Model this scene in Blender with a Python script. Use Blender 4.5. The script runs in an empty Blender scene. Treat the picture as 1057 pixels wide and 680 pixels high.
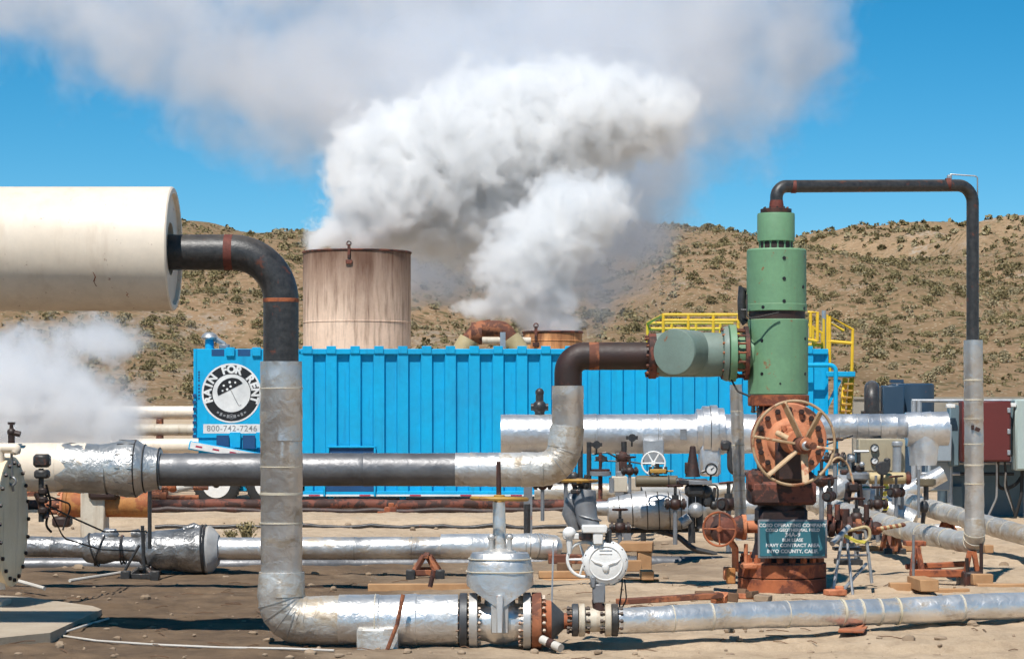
import bpy, bmesh, math, random
from mathutils import Vector as V, Matrix, noise
random.seed(7)
R_ = math.radians
FP, HY, CX, EYE = 2500.0, 421.0, 528.5, 1.9

def P(px, py, Y):
    return V(((px - CX) * Y / FP, Y, EYE - (py - HY) * Y / FP))

def m_(n, Y):
    return n * Y / FP

sc = bpy.context.scene
STEAM = True
STEP = .22
COL = sc.collection

# ------------------------------------------------------------------ materials
MATS = {}

def ramp(nt, fac, stops):
    r = nt.nodes.new('ShaderNodeValToRGB')
    el = r.color_ramp.elements
    while len(el) < len(stops):
        el.new(0.5)
    for e, (p, c) in zip(el, stops):
        e.position = p
        e.color = (c, c, c, 1) if isinstance(c, (int, float)) else (*c, 1)
    nt.links.new(fac, r.inputs[0])
    return r.outputs[0]

def nz(nt, co, scale, detail=4, rough=.55, dist=0.0):
    n = nt.nodes.new('ShaderNodeTexNoise')
    n.inputs['Scale'].default_value = scale
    n.inputs['Detail'].default_value = detail
    n.inputs['Roughness'].default_value = rough
    n.inputs['Distortion'].default_value = dist
    nt.links.new(co, n.inputs['Vector'])
    return n.outputs['Fac']

def mixc(nt, fac, a, b):
    m = nt.nodes.new('ShaderNodeMix')
    m.data_type = 'RGBA'
    for sock, v in ((m.inputs[0], fac), (m.inputs[6], a), (m.inputs[7], b)):
        if isinstance(v, (int, float)):
            sock.default_value = v
        elif isinstance(v, tuple):
            sock.default_value = (*v, 1)
        else:
            nt.links.new(v, sock)
    return m.outputs[2]

def mth(nt, op, a, b=0.0, c=0.0, clamp=False):
    m = nt.nodes.new('ShaderNodeMath')
    m.operation = op
    m.use_clamp = clamp
    for s, v in zip(m.inputs, (a, b, c)):
        if isinstance(v, (int, float)):
            s.default_value = v
        else:
            nt.links.new(v, s)
    return m.outputs[0]

def mapping(nt, co, scale=(1, 1, 1), loc=(0, 0, 0)):
    m = nt.nodes.new('ShaderNodeMapping')
    m.inputs['Scale'].default_value = scale
    m.inputs['Location'].default_value = loc
    nt.links.new(co, m.inputs[0])
    return m.outputs[0]

def newmat(name):
    m = bpy.data.materials.new(name)
    m.use_nodes = True
    nt = m.node_tree
    b = nt.nodes['Principled BSDF']
    tc = nt.nodes.new('ShaderNodeTexCoord')
    MATS[name] = m
    return m, nt, b, tc.outputs['Object']

def mk(name, c1, c2=None, sc1=2.5, rough=.6, rvar=.15, metal=0.0, bump=.25, bsc=25.0, bd=.01,
       rust=0.0, rustc=(.16, .06, .025), rsc=5.0, streak=0.0, streakc=(.12, .07, .04), dust=0.0, spec=.5):
    m, nt, b, co = newmat(name)
    c2 = c2 or tuple(x * .7 for x in c1)
    n1 = nz(nt, co, sc1, 6, .6)
    col = mixc(nt, ramp(nt, n1, [(.35, 0.0), (.68, 1.0)]), c1, c2)
    fine = nz(nt, co, bsc * 1.7, 5, .7)
    col = mixc(nt, ramp(nt, fine, [(.3, 0.25), (.7, 0.0)]), col, tuple(x * .5 for x in c1))
    met = None
    if streak > 0:
        sv = mapping(nt, co, (1, 1, .09))
        s = nz(nt, sv, 9.0, 5, .65)
        col = mixc(nt, ramp(nt, s, [(.62 - .3 * streak, 0.0), (.85 - .15 * streak, .85)]), col, streakc)
    if rust > 0:
        r = nz(nt, co, rsc, 8, .68, .3)
        rf = ramp(nt, r, [(.66 - rust * .35, 0.0), (.72 - rust * .35, 1.0)])
        rc = mixc(nt, nz(nt, co, rsc * 5, 4), rustc, tuple(min(1, x * 2.2) for x in rustc))
        col = mixc(nt, rf, col, rc)
        if metal > 0:
            met = mth(nt, 'MULTIPLY', mth(nt, 'SUBTRACT', 1.0, rf), metal)
    if dust > 0:
        g = nt.nodes.new('ShaderNodeNewGeometry')
        sx = nt.nodes.new('ShaderNodeSeparateXYZ')
        nt.links.new(g.outputs['Normal'], sx.inputs[0])
        up = ramp(nt, sx.outputs[2], [(.55, 0.0), (1.0, 1.0)])
        d = mth(nt, 'MULTIPLY', mth(nt, 'MULTIPLY', up, ramp(nt, nz(nt, co, 6, 5), [(.3, 0.0), (.65, 1.0)])), dust)
        col = mixc(nt, d, col, (.42, .32, .22))
    nt.links.new(col, b.inputs['Base Color'])
    b.inputs['Metallic'].default_value = metal
    if met is not None:
        nt.links.new(met, b.inputs['Metallic'])
    rr = mth(nt, 'MULTIPLY_ADD', nz(nt, co, sc1 * 4, 5), rvar * 2, rough - rvar, clamp=True)
    nt.links.new(rr, b.inputs['Roughness'])
    b.inputs['Specular IOR Level'].default_value = spec
    if bump > 0:
        bp = nt.nodes.new('ShaderNodeBump')
        bp.inputs['Strength'].default_value = bump
        bp.inputs['Distance'].default_value = bd
        nt.links.new(nz(nt, co, bsc, 6, .6), bp.inputs['Height'])
        nt.links.new(bp.outputs[0], b.inputs['Normal'])
    return m

def mk_jacket(name, c1, c2, rough=.4, metal=.8, crinkle=.5, stain=.3, stainc=(.36, .27, .17), dirt=0.0):
    """aluminium insulation jacket: dents, crinkles, dusty stains"""
    m, nt, b, co = newmat(name)
    n1 = nz(nt, co, 2.2, 6, .6)
    col = mixc(nt, ramp(nt, n1, [(.38, 0.0), (.62, 1.0)]), c1, c2)
    st = nz(nt, mapping(nt, co, (1, 1, 1.6), (3, 1, 2)), 3.6, 8, .7, .4)
    sf = ramp(nt, st, [(.68 - stain * .3, 0.0), (.80 - stain * .3, .8)])
    col = mixc(nt, sf, col, stainc)
    if dirt:
        col = mixc(nt, ramp(nt, nz(nt, co, 9, 8, .75), [(.45, 0.0), (.6, dirt)]), col, (.05, .045, .04))
    nt.links.new(col, b.inputs['Base Color'])
    nt.links.new(mth(nt, 'MULTIPLY', mth(nt, 'SUBTRACT', 1.0, mth(nt, 'MULTIPLY', sf, .8)), metal), b.inputs['Metallic'])
    nt.links.new(mth(nt, 'MULTIPLY_ADD', nz(nt, co, 7, 6, .65), .35, rough - .17, clamp=True), b.inputs['Roughness'])
    w = nt.nodes.new('ShaderNodeTexVoronoi')
    w.feature = 'F1'
    w.inputs['Scale'].default_value = 7.0
    nt.links.new(co, w.inputs['Vector'])
    h = mth(nt, 'MULTIPLY_ADD', w.outputs['Distance'], .5, nz(nt, co, 11, 3, .5, .6))
    h2 = mth(nt, 'MULTIPLY_ADD', nz(nt, co, 55, 4, .6), .10, h)
    bp = nt.nodes.new('ShaderNodeBump')
    bp.inputs['Strength'].default_value = crinkle
    bp.inputs['Distance'].default_value = .035
    nt.links.new(h2, bp.inputs['Height'])
    nt.links.new(bp.outputs[0], b.inputs['Normal'])
    return m

# ------------------------------------------------------------------ mesh builder
def basis(d):
    d = V(d).normalized()
    a = V((0, 0, 1)) if abs(d.z) < .9 else V((1, 0, 0))
    u = d.cross(a).normalized()
    return d, u, d.cross(u).normalized()

class MB:
    def __init__(s, *mats):
        s.v, s.f, s.mi = [], [], []
        s.mats = [MATS[m] if isinstance(m, str) else m for m in mats]
        s.cur = 0
        s.groups = []

    def use(s, k):
        s.cur = k
        return s

    def face(s, *i):
        s.f.append(tuple(i)); s.mi.append(s.cur)

    def ring(s, c, u, w, r, seg, r2=None):
        b = len(s.v)
        r2 = r if r2 is None else r2
        for k in range(seg):
            a = 2 * math.pi * k / seg
            s.v.append(c + u * (math.cos(a) * r) + w * (math.sin(a) * r2))
        return b

    def bridge(s, a, b, seg):
        for k in range(seg):
            j = (k + 1) % seg
            s.face(a + k, a + j, b + j, b + k)

    def lathe(s, p, axis, prof, seg=28, cap0=True, cap1=True):
        d, u, w = basis(axis)
        p = V(p)
        last = None
        for t, r in prof:
            b = s.ring(p + d * t, u, w, max(r, 1e-4), seg)
            if last is not None:
                s.bridge(last, b, seg)
            elif cap0:
                s.face(*[b + k for k in range(seg)])
            last = b
        if cap1:
            s.face(*[last + k for k in range(seg)])
        return s

    def cyl(s, a, b, r, r2=None, seg=20, ch=0.0):
        a, b = V(a), V(b)
        L = (b - a).length
        r2 = r if r2 is None else r2
        if ch:
            return s.lathe(a, b - a, [(0, r - ch), (ch, r), (L - ch, r2), (L, r2 - ch)], seg)
        return s.lathe(a, b - a, [(0, r), (L, r2)], seg)

    def tube(s, pts, r, seg=14, caps=True, closed=False, dent=0.0):
        pts = [V(p) for p in pts]
        n = len(pts)
        rs = r if isinstance(r, (list, tuple)) else [r] * n
        tang = []
        for i in range(n):
            if closed:
                t = pts[(i + 1) % n] - pts[i - 1]
            else:
                t = pts[min(i + 1, n - 1)] - pts[max(i - 1, 0)]
            tang.append(t.normalized())
        d, u, w = basis(tang[0])
        bases = []
        for i in range(n):
            t = tang[i]
            u = (u - t * u.dot(t)).normalized()
            w = t.cross(u)
            b = s.ring(pts[i], u, w, rs[i], seg)
            if dent:
                for k in range(b, b + seg):
                    q = s.v[k]
                    dd = noise.noise(q * 3.1) * .6 + noise.noise(q * 9.0) * .4
                    s.v[k] = q + (q - pts[i]).normalized() * dd * dent
            bases.append(b)
        for i in range(n - 1):
            s.bridge(bases[i], bases[i + 1], seg)
        if closed:
            s.bridge(bases[-1], bases[0], seg)
        elif caps:
            s.face(*[bases[0] + k for k in range(seg)])
            s.face(*[bases[-1] + k for k in range(seg)])
        return s

    def torus(s, c, axis, R, r, seg=40, rs=8, a0=0, a1=2 * math.pi):
        d, u, w = basis(axis)
        full = abs(a1 - a0) > 6.28
        n = seg
        pts = [V(c) + u * math.cos(a0 + (a1 - a0) * k / n) * R + w * math.sin(a0 + (a1 - a0) * k / n) * R
               for k in range(n if full else n + 1)]
        return s.tube(pts, r, rs, closed=full)

    def box(s, c, size, rot=None, b=0.0, jit=0.0):
        c = V(c)
        h = [x / 2 for x in size]
        M = rot if rot is not None else Matrix.Identity(3)
        if b <= 0:
            base = len(s.v)
            for x in (-1, 1):
                for y in (-1, 1):
                    for z in (-1, 1):
                        s.v.append(c + M @ V((x * h[0], y * h[1], z * h[2])))
            for q in ((0, 1, 3, 2), (4, 6, 7, 5), (0, 4, 5, 1), (2, 3, 7, 6), (0, 2, 6, 4), (1, 5, 7, 3)):
                s.face(*[base + k for k in q])
            return s
        b = min(b, *[x * .45 for x in h])
        idx = {}
        for x in (-1, 1):
            for y in (-1, 1):
                for z in (-1, 1):
                    sg = (x, y, z)
                    for a in range(3):
                        q = [sg[k] * (h[k] - (b if k != a else 0)) for k in range(3)]
                        idx[(sg, a)] = len(s.v)
                        s.v.append(c + M @ V(q))
        for a in range(3):
            o = [k for k in range(3) if k != a]
            for sg in (-1, 1):
                L = []
                for p, q in ((-1, -1), (1, -1), (1, 1), (-1, 1)):
                    t = [0, 0, 0]; t[a] = sg; t[o[0]] = p; t[o[1]] = q
                    L.append(idx[(tuple(t), a)])
                s.face(*L)
            for p in (-1, 1):
                for q in (-1, 1):
                    t0 = [0, 0, 0]; t0[a] = -1; t0[o[0]] = p; t0[o[1]] = q
                    t1 = list(t0); t1[a] = 1
                    s.face(idx[(tuple(t0), o[0])], idx[(tuple(t0), o[1])], idx[(tuple(t1), o[1])], idx[(tuple(t1), o[0])])
        for x in (-1, 1):
            for y in (-1, 1):
                for z in (-1, 1):
                    s.face(*[idx[((x, y, z), a)] for a in range(3)])
        return s

    def beam(s, a, b, w, h, roll=0.0, bev=0.0):
        a, b = V(a), V(b)
        d = (b - a)
        L = d.length
        d.normalize()
        up = V((0, 0, 1)) if abs(d.z) < .95 else V((0, 1, 0))
        u = d.cross(up).normalized()
        w_ = u.cross(d).normalized()
        M = Matrix((d, u, w_)).transposed()
        if roll:
            M = Matrix.Rotation(roll, 3, d) @ M
        return s.box((a + b) / 2, (L, w, h), M, bev)

    def sph(s, c, r, sc3=(1, 1, 1), seg=16, rings=9, half=False):
        c = V(c)
        last = None
        for i in range(1, rings):
            a = (math.pi / (2 if half else 1)) * i / rings
            b = len(s.v)
            for k in range(seg):
                t = 2 * math.pi * k / seg
                s.v.append(c + V((math.sin(a) * math.cos(t) * r * sc3[0], math.sin(a) * math.sin(t) * r * sc3[1], math.cos(a) * r * sc3[2])))
            if last is None:
                top = len(s.v); s.v.append(c + V((0, 0, r * sc3[2])))
                for k in range(seg):
                    s.face(top, b + k, b + (k + 1) % seg)
            else:
                s.bridge(last, b, seg)
            last = b
        if half:
            s.face(*[last + k for k in range(seg)])
        else:
            bot = len(s.v); s.v.append(c - V((0, 0, r * sc3[2])))
            for k in range(seg):
                s.face(bot, last + k, last + (k + 1) % seg)
        return s

    def prism(s, pts, th):
        th = V(th)
        b = len(s.v)
        n = len(pts)
        for p in pts: s.v.append(V(p))
        for p in pts: s.v.append(V(p) + th)
        s.face(*range(b, b + n)); s.face(*range(b + n, b + 2 * n))
        for k in range(n):
            j = (k + 1) % n
            s.face(b + k, b + j, b + n + j, b + n + k)
        return s

    def bolts(s, c, axis, R, n, r, L, ph=0.0, cap=True):
        d, u, w = basis(axis)
        for k in range(n):
            a = 2 * math.pi * (k + ph) / n
            p = V(c) + u * math.cos(a) * R + w * math.sin(a) * R
            g0 = (len(s.v), len(s.f))
            s.lathe(p - d * L / 2, d, [(0, r * .6), (L, r * .6)], 6)
            if cap:
                s.lathe(p - d * L / 2 + d * r * .2, d, [(0, r), (r * 1.1, r)], 6)
                s.lathe(p + d * L / 2 - d * r * 1.3, d, [(0, r), (r * 1.1, r)], 6)
            s.groups.append((g0[0], len(s.v), g0[1], len(s.f)))
        return s

    def text(s, body, org, xd, yd, size, bold=0.0, align='CENTER', th=.002, spacing=1.0):
        cu = bpy.data.curves.new('t', 'FONT')
        cu.body = body; cu.size = size; cu.align_x = align; cu.align_y = 'CENTER'
        cu.offset = bold; cu.extrude = th; cu.resolution_u = 3; cu.space_character = spacing
        o = bpy.data.objects.new('t', cu)
        COL.objects.link(o)
        bpy.context.view_layer.update()
        me = bpy.data.meshes.new_from_object(o.evaluated_get(bpy.context.evaluated_depsgraph_get()))
        xd, yd = V(xd).normalized(), V(yd).normalized()
        zd = xd.cross(yd)
        b = len(s.v)
        for q in me.vertices:
            s.v.append(V(org) + xd * q.co.x + yd * q.co.y + zd * q.co.z)
        for p in me.polygons:
            s.face(*[b + k for k in p.vertices])
        bpy.data.objects.remove(o); bpy.data.meshes.remove(me); bpy.data.curves.remove(cu)
        return s

    def handwheel(s, c, axis, R, r, n=5, hub=.05, dish=0.0, ph=0.0, spoke=None, flat=False):
        d, u, w = basis(axis)
        c = V(c)
        s.torus(c, d, R, r, 48, 8)
        hc = c + d * dish
        s.cyl(hc - d * hub * .7, hc + d * hub * .7, hub, seg=16, ch=hub * .15)
        for k in range(n):
            a = 2 * math.pi * (k + ph) / n
            e = c + (u * math.cos(a) + w * math.sin(a)) * R
            if flat:
                s.beam(hc, e, r * 2.1, r * 1.2, 0, r * .3)
            else:
                s.cyl(hc, e, (spoke or r) * 1.15, (spoke or r) * .85, 8)
        return s

    def build(s, name, off=(0, 0, 0), ang=38):
        me = bpy.data.meshes.new(name)
        off = V(off)
        me.from_pydata([v - off for v in s.v], [], s.f)
        for m in s.mats:
            me.materials.append(m)
        me.polygons.foreach_set('material_index', s.mi)
        bm = bmesh.new(); bm.from_mesh(me)
        bmesh.ops.recalc_face_normals(bm, faces=bm.faces)
        bm.to_mesh(me); bm.free()
        me.polygons.foreach_set('use_smooth', [True] * len(me.polygons))
        me.set_sharp_from_angle(angle=R_(ang))
        me.update()
        o = bpy.data.objects.new(name, me)
        COL.objects.link(o)
        return o

def tag(o, label=None, cat=None, group=None, kind=None):
    if label: o['label'] = label
    if cat: o['category'] = cat
    if group: o['group'] = group
    if kind: o['kind'] = kind
    return o

def thing(name, label, cat, loc, group=None):
    o = bpy.data.objects.new(name, None)
    o.empty_display_size = .2
    COL.objects.link(o)
    o.location = loc
    return tag(o, label, cat, group)

def part(root, name, mb, parent=None, label=None, ang=38):
    if name == 'bolt_ring' and mb.groups:
        for v0, v1, f0, f1 in mb.groups:
            q = MB(); q.mats = mb.mats; q.v = mb.v[v0:v1]
            q.f = [tuple(k - v0 for k in f) for f in mb.f[f0:f1]]; q.mi = mb.mi[f0:f1]
            o = q.build('bolt', root.location, ang); o.parent = parent or root
        return o
    o = mb.build(name, root.location, ang)
    o.parent = parent or root
    if label: o['label'] = label
    return o

def solo(name, mb, label, cat, loc=(0, 0, 0), group=None, kind=None, ang=38):
    o = mb.build(name, loc, ang)
    o.location = loc
    return tag(o, label, cat, group, kind)

def copy_tree(o, parent=None):
    c = o.copy(); COL.objects.link(c)
    c.parent = parent
    for ch in [x for x in bpy.data.objects if x.parent is o]:
        copy_tree(ch, c)
    return c

def fillet(pts, rad, n=8):
    """polyline with rounded corners -> dense points"""
    pts = [V(p) for p in pts]
    rads = rad if isinstance(rad, (list, tuple)) else [rad] * (len(pts) - 2)
    out = [pts[0]]
    for i in range(1, len(pts) - 1):
        a, b, c = pts[i - 1], pts[i], pts[i + 1]
        d0, d1 = (a - b).normalized(), (c - b).normalized()
        th = math.acos(max(-1, min(1, d0.dot(d1))))
        if th > math.pi - .01:
            out.append(b); continue
        t = min(rads[i - 1] / math.tan(th / 2), (a - b).length * .499, (c - b).length * .499)
        r = t * math.tan(th / 2)
        bis = (d0 + d1).normalized()
        cen = b + bis * (r / math.sin(th / 2))
        p0, p1 = b + d0 * t, b + d1 * t
        v0, v1 = p0 - cen, p1 - cen
        for k in range(n + 1):
            f = k / n
            q = v0.lerp(v1, f).normalized() * r if True else 0
            # slerp
            om = math.acos(max(-1, min(1, v0.normalized().dot(v1.normalized()))))
            q = (v0 * math.sin((1 - f) * om) + v1 * math.sin(f * om)) / math.sin(om)
            out.append(cen + q)
    out.append(pts[-1])
    return out

def jacket(mb, pts, rad, R, band=.55, tape=1, seg=28, dent=.006, n=6, r_end=None, seed=0, bandw=.012):
    """insulated pipe: overlapping jacket lengths, gored elbows, straps"""
    rnd = random.Random(seed)
    path = fillet(pts, rad, n) if len(pts) > 2 else [V(p) for p in pts]
    # resample straight stretches
    P2, seam = [path[0]], [True]
    for a, b in zip(path, path[1:]):
        L = (b - a).length
        if L > band * .7:
            k = max(1, round(L / (band * rnd.uniform(.85, 1.15))))
            cuts = sorted([(j + rnd.uniform(-.18, .18)) / k for j in range(1, k)])
            prev = 0.0
            for cc in cuts + [1.0]:
                sub = max(1, int((cc - prev) * L / .12))
                for q in range(1, sub + 1):
                    P2.append(a.lerp(b, prev + (cc - prev) * q / sub)); seam.append(q == sub)
                prev = cc
        else:
            P2.append(b); seam.append(True)
    tot = [0]
    for a, b in zip(P2, P2[1:]):
        tot.append(tot[-1] + (b - a).length)
    out, rs = [], []
    r_end = r_end or R
    for i, (p, sm) in enumerate(zip(P2, seam)):
        rr = R + (r_end - R) * tot[i] / tot[-1]
        if sm and 0 < i < len(P2) - 1:
            d = (P2[i + 1] - P2[i - 1]).normalized()
            out += [p - d * .004, p + d * .004]
            rs += [rr * (1.0 + rnd.uniform(.012, .03)), rr * .992]
        else:
            out.append(p); rs.append(rr)
    mb.use(0).tube(out, rs, seg, dent=dent)
    if tape is not None and len(mb.mats) > 1:
        mb.use(tape)
        for i in range(2, len(P2) - 2):
            if seam[i] and rnd.random() < .75:
                d = (P2[i + 1] - P2[i - 1]).normalized()
                rr = (R + (r_end - R) * tot[i] / tot[-1]) * 1.012 + .0045
                c = P2[i] - d * .03
                w = bandw * rnd.uniform(.35, .8)
                mb.lathe(c - d * w, d, [(0, rr - .006), (.001, rr), (2 * w - .001, rr), (2 * w, rr - .006)], seg, False, False)
        mb.use(0)
    return P2

def flanges(root, c, axis, R, t, n, m1, m2=None, mb_='bolt_steel', gap=.004, bore=None, br=None, parent=None):
    """bolted flange pair as parts"""
    d, u, w = basis(axis)
    c = V(c)
    a = MB(m1).lathe(c - d * (t + gap / 2), d, [(0, R - .006), (.006, R), (t - .004, R), (t, R - .004)], 36)
    part(root, 'flange', a, parent)
    if m2:
        b = MB(m2).lathe(c + d * gap / 2, d, [(0, R - .004), (.004, R), (t - .006, R), (t, R - .006)], 36)
        part(root, 'flange', b, parent)
    br = br or t * .33
    k = MB(mb_).bolts(c if m2 else c - d * t / 2, d, R - br * 2.0, n, br, (2 * t if m2 else t) + br * 5)
    part(root, 'bolt_ring', k, parent)
# ------------------------------------------------------------------ material library
mk_jacket('jacket', (.68, .67, .655), (.50, .495, .485), .44, .80, .30, .50)
mk_jacket('jacket_bright', (.84, .83, .81), (.66, .65, .63), .38, .76, .34, .38)
mk_jacket('jacket_dusty', (.70, .675, .63), (.52, .49, .44), .46, .60, .42, .65)
mk_jacket('jacket_mid', (.70, .69, .66), (.44, .44, .43), .38, .75, .5, .4)
mk_jacket('jacket_grey_shade', (.20, .20, .205), (.14, .14, .145), .46, .55, .16, .12, dirt=.12)  # darkened grey: shade over the left pipes is put into the colour
mk_jacket('jacket_old_shade', (.46, .46, .46), (.20, .20, .20), .38, .65, .6, .3, (.2, .15, .10), dirt=.35)  # worn lagging, its base darkened to paint the shade at lower left
mk_jacket('jacket_far', (.74, .74, .74), (.56, .56, .57), .40, .80, .26, .3)
mk('tape', (.60, .52, .36), (.5, .46, .40), rough=.6, bump=.1)
mk('strap_steel', (.5, .49, .46), (.3, .29, .27), rough=.45, metal=.7, rust=.2)
mk('canvas_wrap', (.46, .46, .45), (.3, .3, .3), rough=.85, bump=.6, bsc=14, dust=.4)
mk('black_steel', (.022, .022, .023), (.055, .053, .052), sc1=22, rough=.42, rvar=.12, bump=.4, bsc=60, bd=.006, dust=.22, rust=.2, rsc=9, rustc=(.07, .025, .015))
mk('black_brown', (.025, .015, .012), (.045, .018, .013), sc1=5, rough=.55, bump=.3, bsc=40, rust=.3, rsc=4, rustc=(.045, .015, .009), dust=.1)
mk('rust_brown', (.16, .055, .03), (.09, .035, .022), sc1=4, rough=.8, bump=.5, bsc=30, rust=.5, rustc=(.2, .07, .03))
mk('rust_dark', (.055, .022, .016), (.03, .016, .014), sc1=4, rough=.75, bump=.4, rust=.5, rustc=(.10, .03, .018))
mk('rust_orange', (.60, .235, .11), (.45, .15, .07), sc1=5, rough=.82, bump=.5, bsc=30, rust=.35, rustc=(.22, .07, .03), rsc=7)
mk('bonnet_rust', (.62, .25, .12), (.42, .14, .07), sc1=6, rough=.75, bump=.5, bsc=25, rust=.34, rsc=3.0, rustc=(.05, .02, .012))
mk('manway_cream', (.92, .76, .52), (.80, .62, .38), sc1=2.5, rough=.5, bump=.1, streak=.15, streakc=(.4, .28, .15))
mk('rust_red', (.42, .125, .045), (.22, .06, .028), sc1=4, rough=.8, bump=.6, bsc=22, rust=.45, rustc=(.09, .026, .014), rsc=4, dust=.25)
mk('ochre_rust', (.50, .22, .06), (.34, .12, .03), sc1=4, rough=.75, bump=.3, rust=.45, rustc=(.2, .06, .02), rsc=3, streak=.4)
mk('rust_band', (.17, .04, .025), (.10, .025, .018), sc1=20, rough=.75, bump=.3)
mk('green_paint', (.165, .325, .175), (.135, .265, .15), sc1=2.6, rough=.55, bump=.25, bsc=14, rust=.10, rsc=9, dust=.4, streak=.25, streakc=(.12, .2, .12))
mk('green_grey', (.19, .26, .22), (.15, .2, .17), sc1=2.5, rough=.55, bump=.2, rust=.06, dust=.3)
mk('cream_paint', (.85, .73, .59), (.77, .65, .51), sc1=1.3, rough=.45, bump=.10, bsc=5, streak=.30, streakc=(.62, .50, .38), rust=.02, rsc=14)
mk('cream_worn', (.62, .55, .44), (.48, .41, .31), sc1=2.5, rough=.55, bump=.15, streak=.35, streakc=(.3, .19, .1), rust=.08)
mk('white_paint', (.80, .79, .76), (.70, .68, .64), sc1=6, rough=.45, bump=.08, rust=.03, rsc=10)
mk('bolt_steel', (.10, .075, .06), (.05, .035, .03), sc1=9, rough=.6, metal=.3, bump=.2, rust=.3)
mk('bolt_pale', (.50, .44, .36), (.25, .16, .1), sc1=9, rough=.55, metal=.3, bump=.2, rust=.35)
mk('grey_flange', (.10, .105, .11), (.06, .06, .065), sc1=6, rough=.5, metal=.3, bump=.2, rust=.12)
mk('silver_flange', (.62, .60, .57), (.5, .48, .45), sc1=6, rough=.45, metal=.5, bump=.2, rust=.06)
mk('steel_grey', (.28, .29, .30), (.2, .2, .21), sc1=5, rough=.5, metal=.4, bump=.15, rust=.08)
mk('galv', (.50, .51, .52), (.36, .37, .38), sc1=8, rough=.45, metal=.6, bump=.15)
mk('blue_paint', (.002, .39, .70), (.012, .32, .58), sc1=.9, rough=.6, rvar=.12, bump=.12, bsc=4, streak=.22, streakc=(.01, .2, .40), spec=.25)
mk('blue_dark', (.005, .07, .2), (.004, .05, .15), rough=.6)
mk('navy', (.02, .05, .09), (.03, .065, .11), sc1=.8, rough=.45, bump=.05, rust=.04)
mk('yellow_paint', (.80, .50, .02), (.68, .42, .02), rough=.5, bump=.05, rust=.04, rsc=9)
mk('yellow_old', (.50, .29, .05), (.35, .18, .04), rough=.6, bump=.2, rust=.3, rsc=9)
mk('rubber', (.02, .02, .021), (.035, .033, .03), rough=.8, bump=.3, dust=.3)
mk('wood', (.50, .29, .14), (.36, .19, .085), sc1=3, rough=.8, bump=.4, bsc=25, bd=.006)
mk('wood_dark', (.20, .11, .06), (.12, .065, .035), sc1=3, rough=.85, bump=.4, bsc=25)
mk('concrete', (.46, .38, .28), (.36, .28, .20), sc1=2, rough=.9, bump=.3, bsc=20)
mk('concrete_grey', (.33, .30, .25), (.24, .22, .18), sc1=1, rough=.9, bump=.3)
mk('olive_steel', (.16, .13, .08), (.10, .08, .05), rough=.6, bump=.15, rust=.15)
mk('tan_panel', (.40, .34, .23), (.34, .29, .2), sc1=3, rough=.55, bump=.05, streak=.1)
mk('sand_yellow', (.52, .41, .22), (.42, .32, .16), sc1=4, rough=.6, bump=.1, rust=.08)
mk('cabinet_red', (.135, .022, .018), (.105, .018, .015), sc1=1, rough=.5, bump=.03)
mk('cabinet_green', (.40, .47, .44), (.36, .43, .40), sc1=1, rough=.5, bump=.03)
mk('cabinet_blue', (.13, .19, .22), (.10, .155, .18), sc1=1.5, rough=.5, bump=.05)
mk('cabinet_grey', (.30, .34, .37), (.25, .29, .32), sc1=1, rough=.5, bump=.03)
mk('dial_white', (.8, .8, .78), rough=.3, bump=0)
mk('print_black', (.012, .012, .014), rough=.5, bump=0)
mk('print_white', (.82, .82, .80), rough=.5, bump=0)
mk('decal_white', (.80, .81, .80), rough=.5, bump=0)
mk('decal_red', (.42, .03, .07), rough=.5, bump=0)
mk('decal_grey', (.28, .29, .30), rough=.5, bump=0)
mk('sign_teal', (.035, .16, .20), (.03, .13, .16), sc1=3, rough=.45, bump=.03)
mk('teal_paint', (.02, .22, .16), (.02, .18, .13), rough=.5)
mk('caution_yellow', (.75, .65, .10), (.6, .5, .08), rough=.6, bump=.1)
mk('hose_white', (.62, .58, .52), (.5, .46, .4), rough=.6, bump=.1)
mk('wheel_rim', (.50, .36, .22), (.36, .23, .12), sc1=7, rough=.65, bump=.2, rust=.3)
mk('wheel_tan', (.62, .46, .29), (.50, .32, .17), sc1=7, rough=.65, bump=.2, rust=.3, rustc=(.26, .10, .05), rsc=8)
mk('stone', (.38, .28, .19), (.22, .155, .10), sc1=5, rough=.95, bump=.4)
mk('bark', (.16, .11, .07), (.1, .07, .05), rough=.9)

def stack_mat(name, c1, c2, st, stc, rz, rw, rustw=.6):
    m = mk(name, c1, c2, sc1=.7, rough=.75, bump=.2, bsc=8, streak=st, streakc=stc)
    # heat and rust stain creeping down from the rim
    nt = m.node_tree
    b = nt.nodes['Principled BSDF']
    co = nt.nodes['Texture Coordinate'].outputs['Object']
    old = b.inputs['Base Color'].links[0].from_socket
    sx = nt.nodes.new('ShaderNodeSeparateXYZ'); nt.links.new(co, sx.inputs[0])
    n = nz(nt, mapping(nt, co, (1, 1, .15)), 2.2, 6, .65)
    h = mth(nt, 'ADD', sx.outputs[2], mth(nt, 'MULTIPLY_ADD', n, 2.4, -1.2))
    f = mth(nt, 'MULTIPLY', ramp(nt, mth(nt, 'MULTIPLY_ADD', h, 1 / rw, -rz / rw, clamp=True), [(0.0, 0.0), (1.0, 1.0)]), rustw)
    nt.links.new(mixc(nt, f, old, stc), b.inputs['Base Color'])
    return m

# ------------------------------------------------------------------ ground
def sm(x, a, b):
    t = max(0.0, min(1.0, (x - a) / (b - a)))
    return t * t * (3 - 2 * t)

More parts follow.
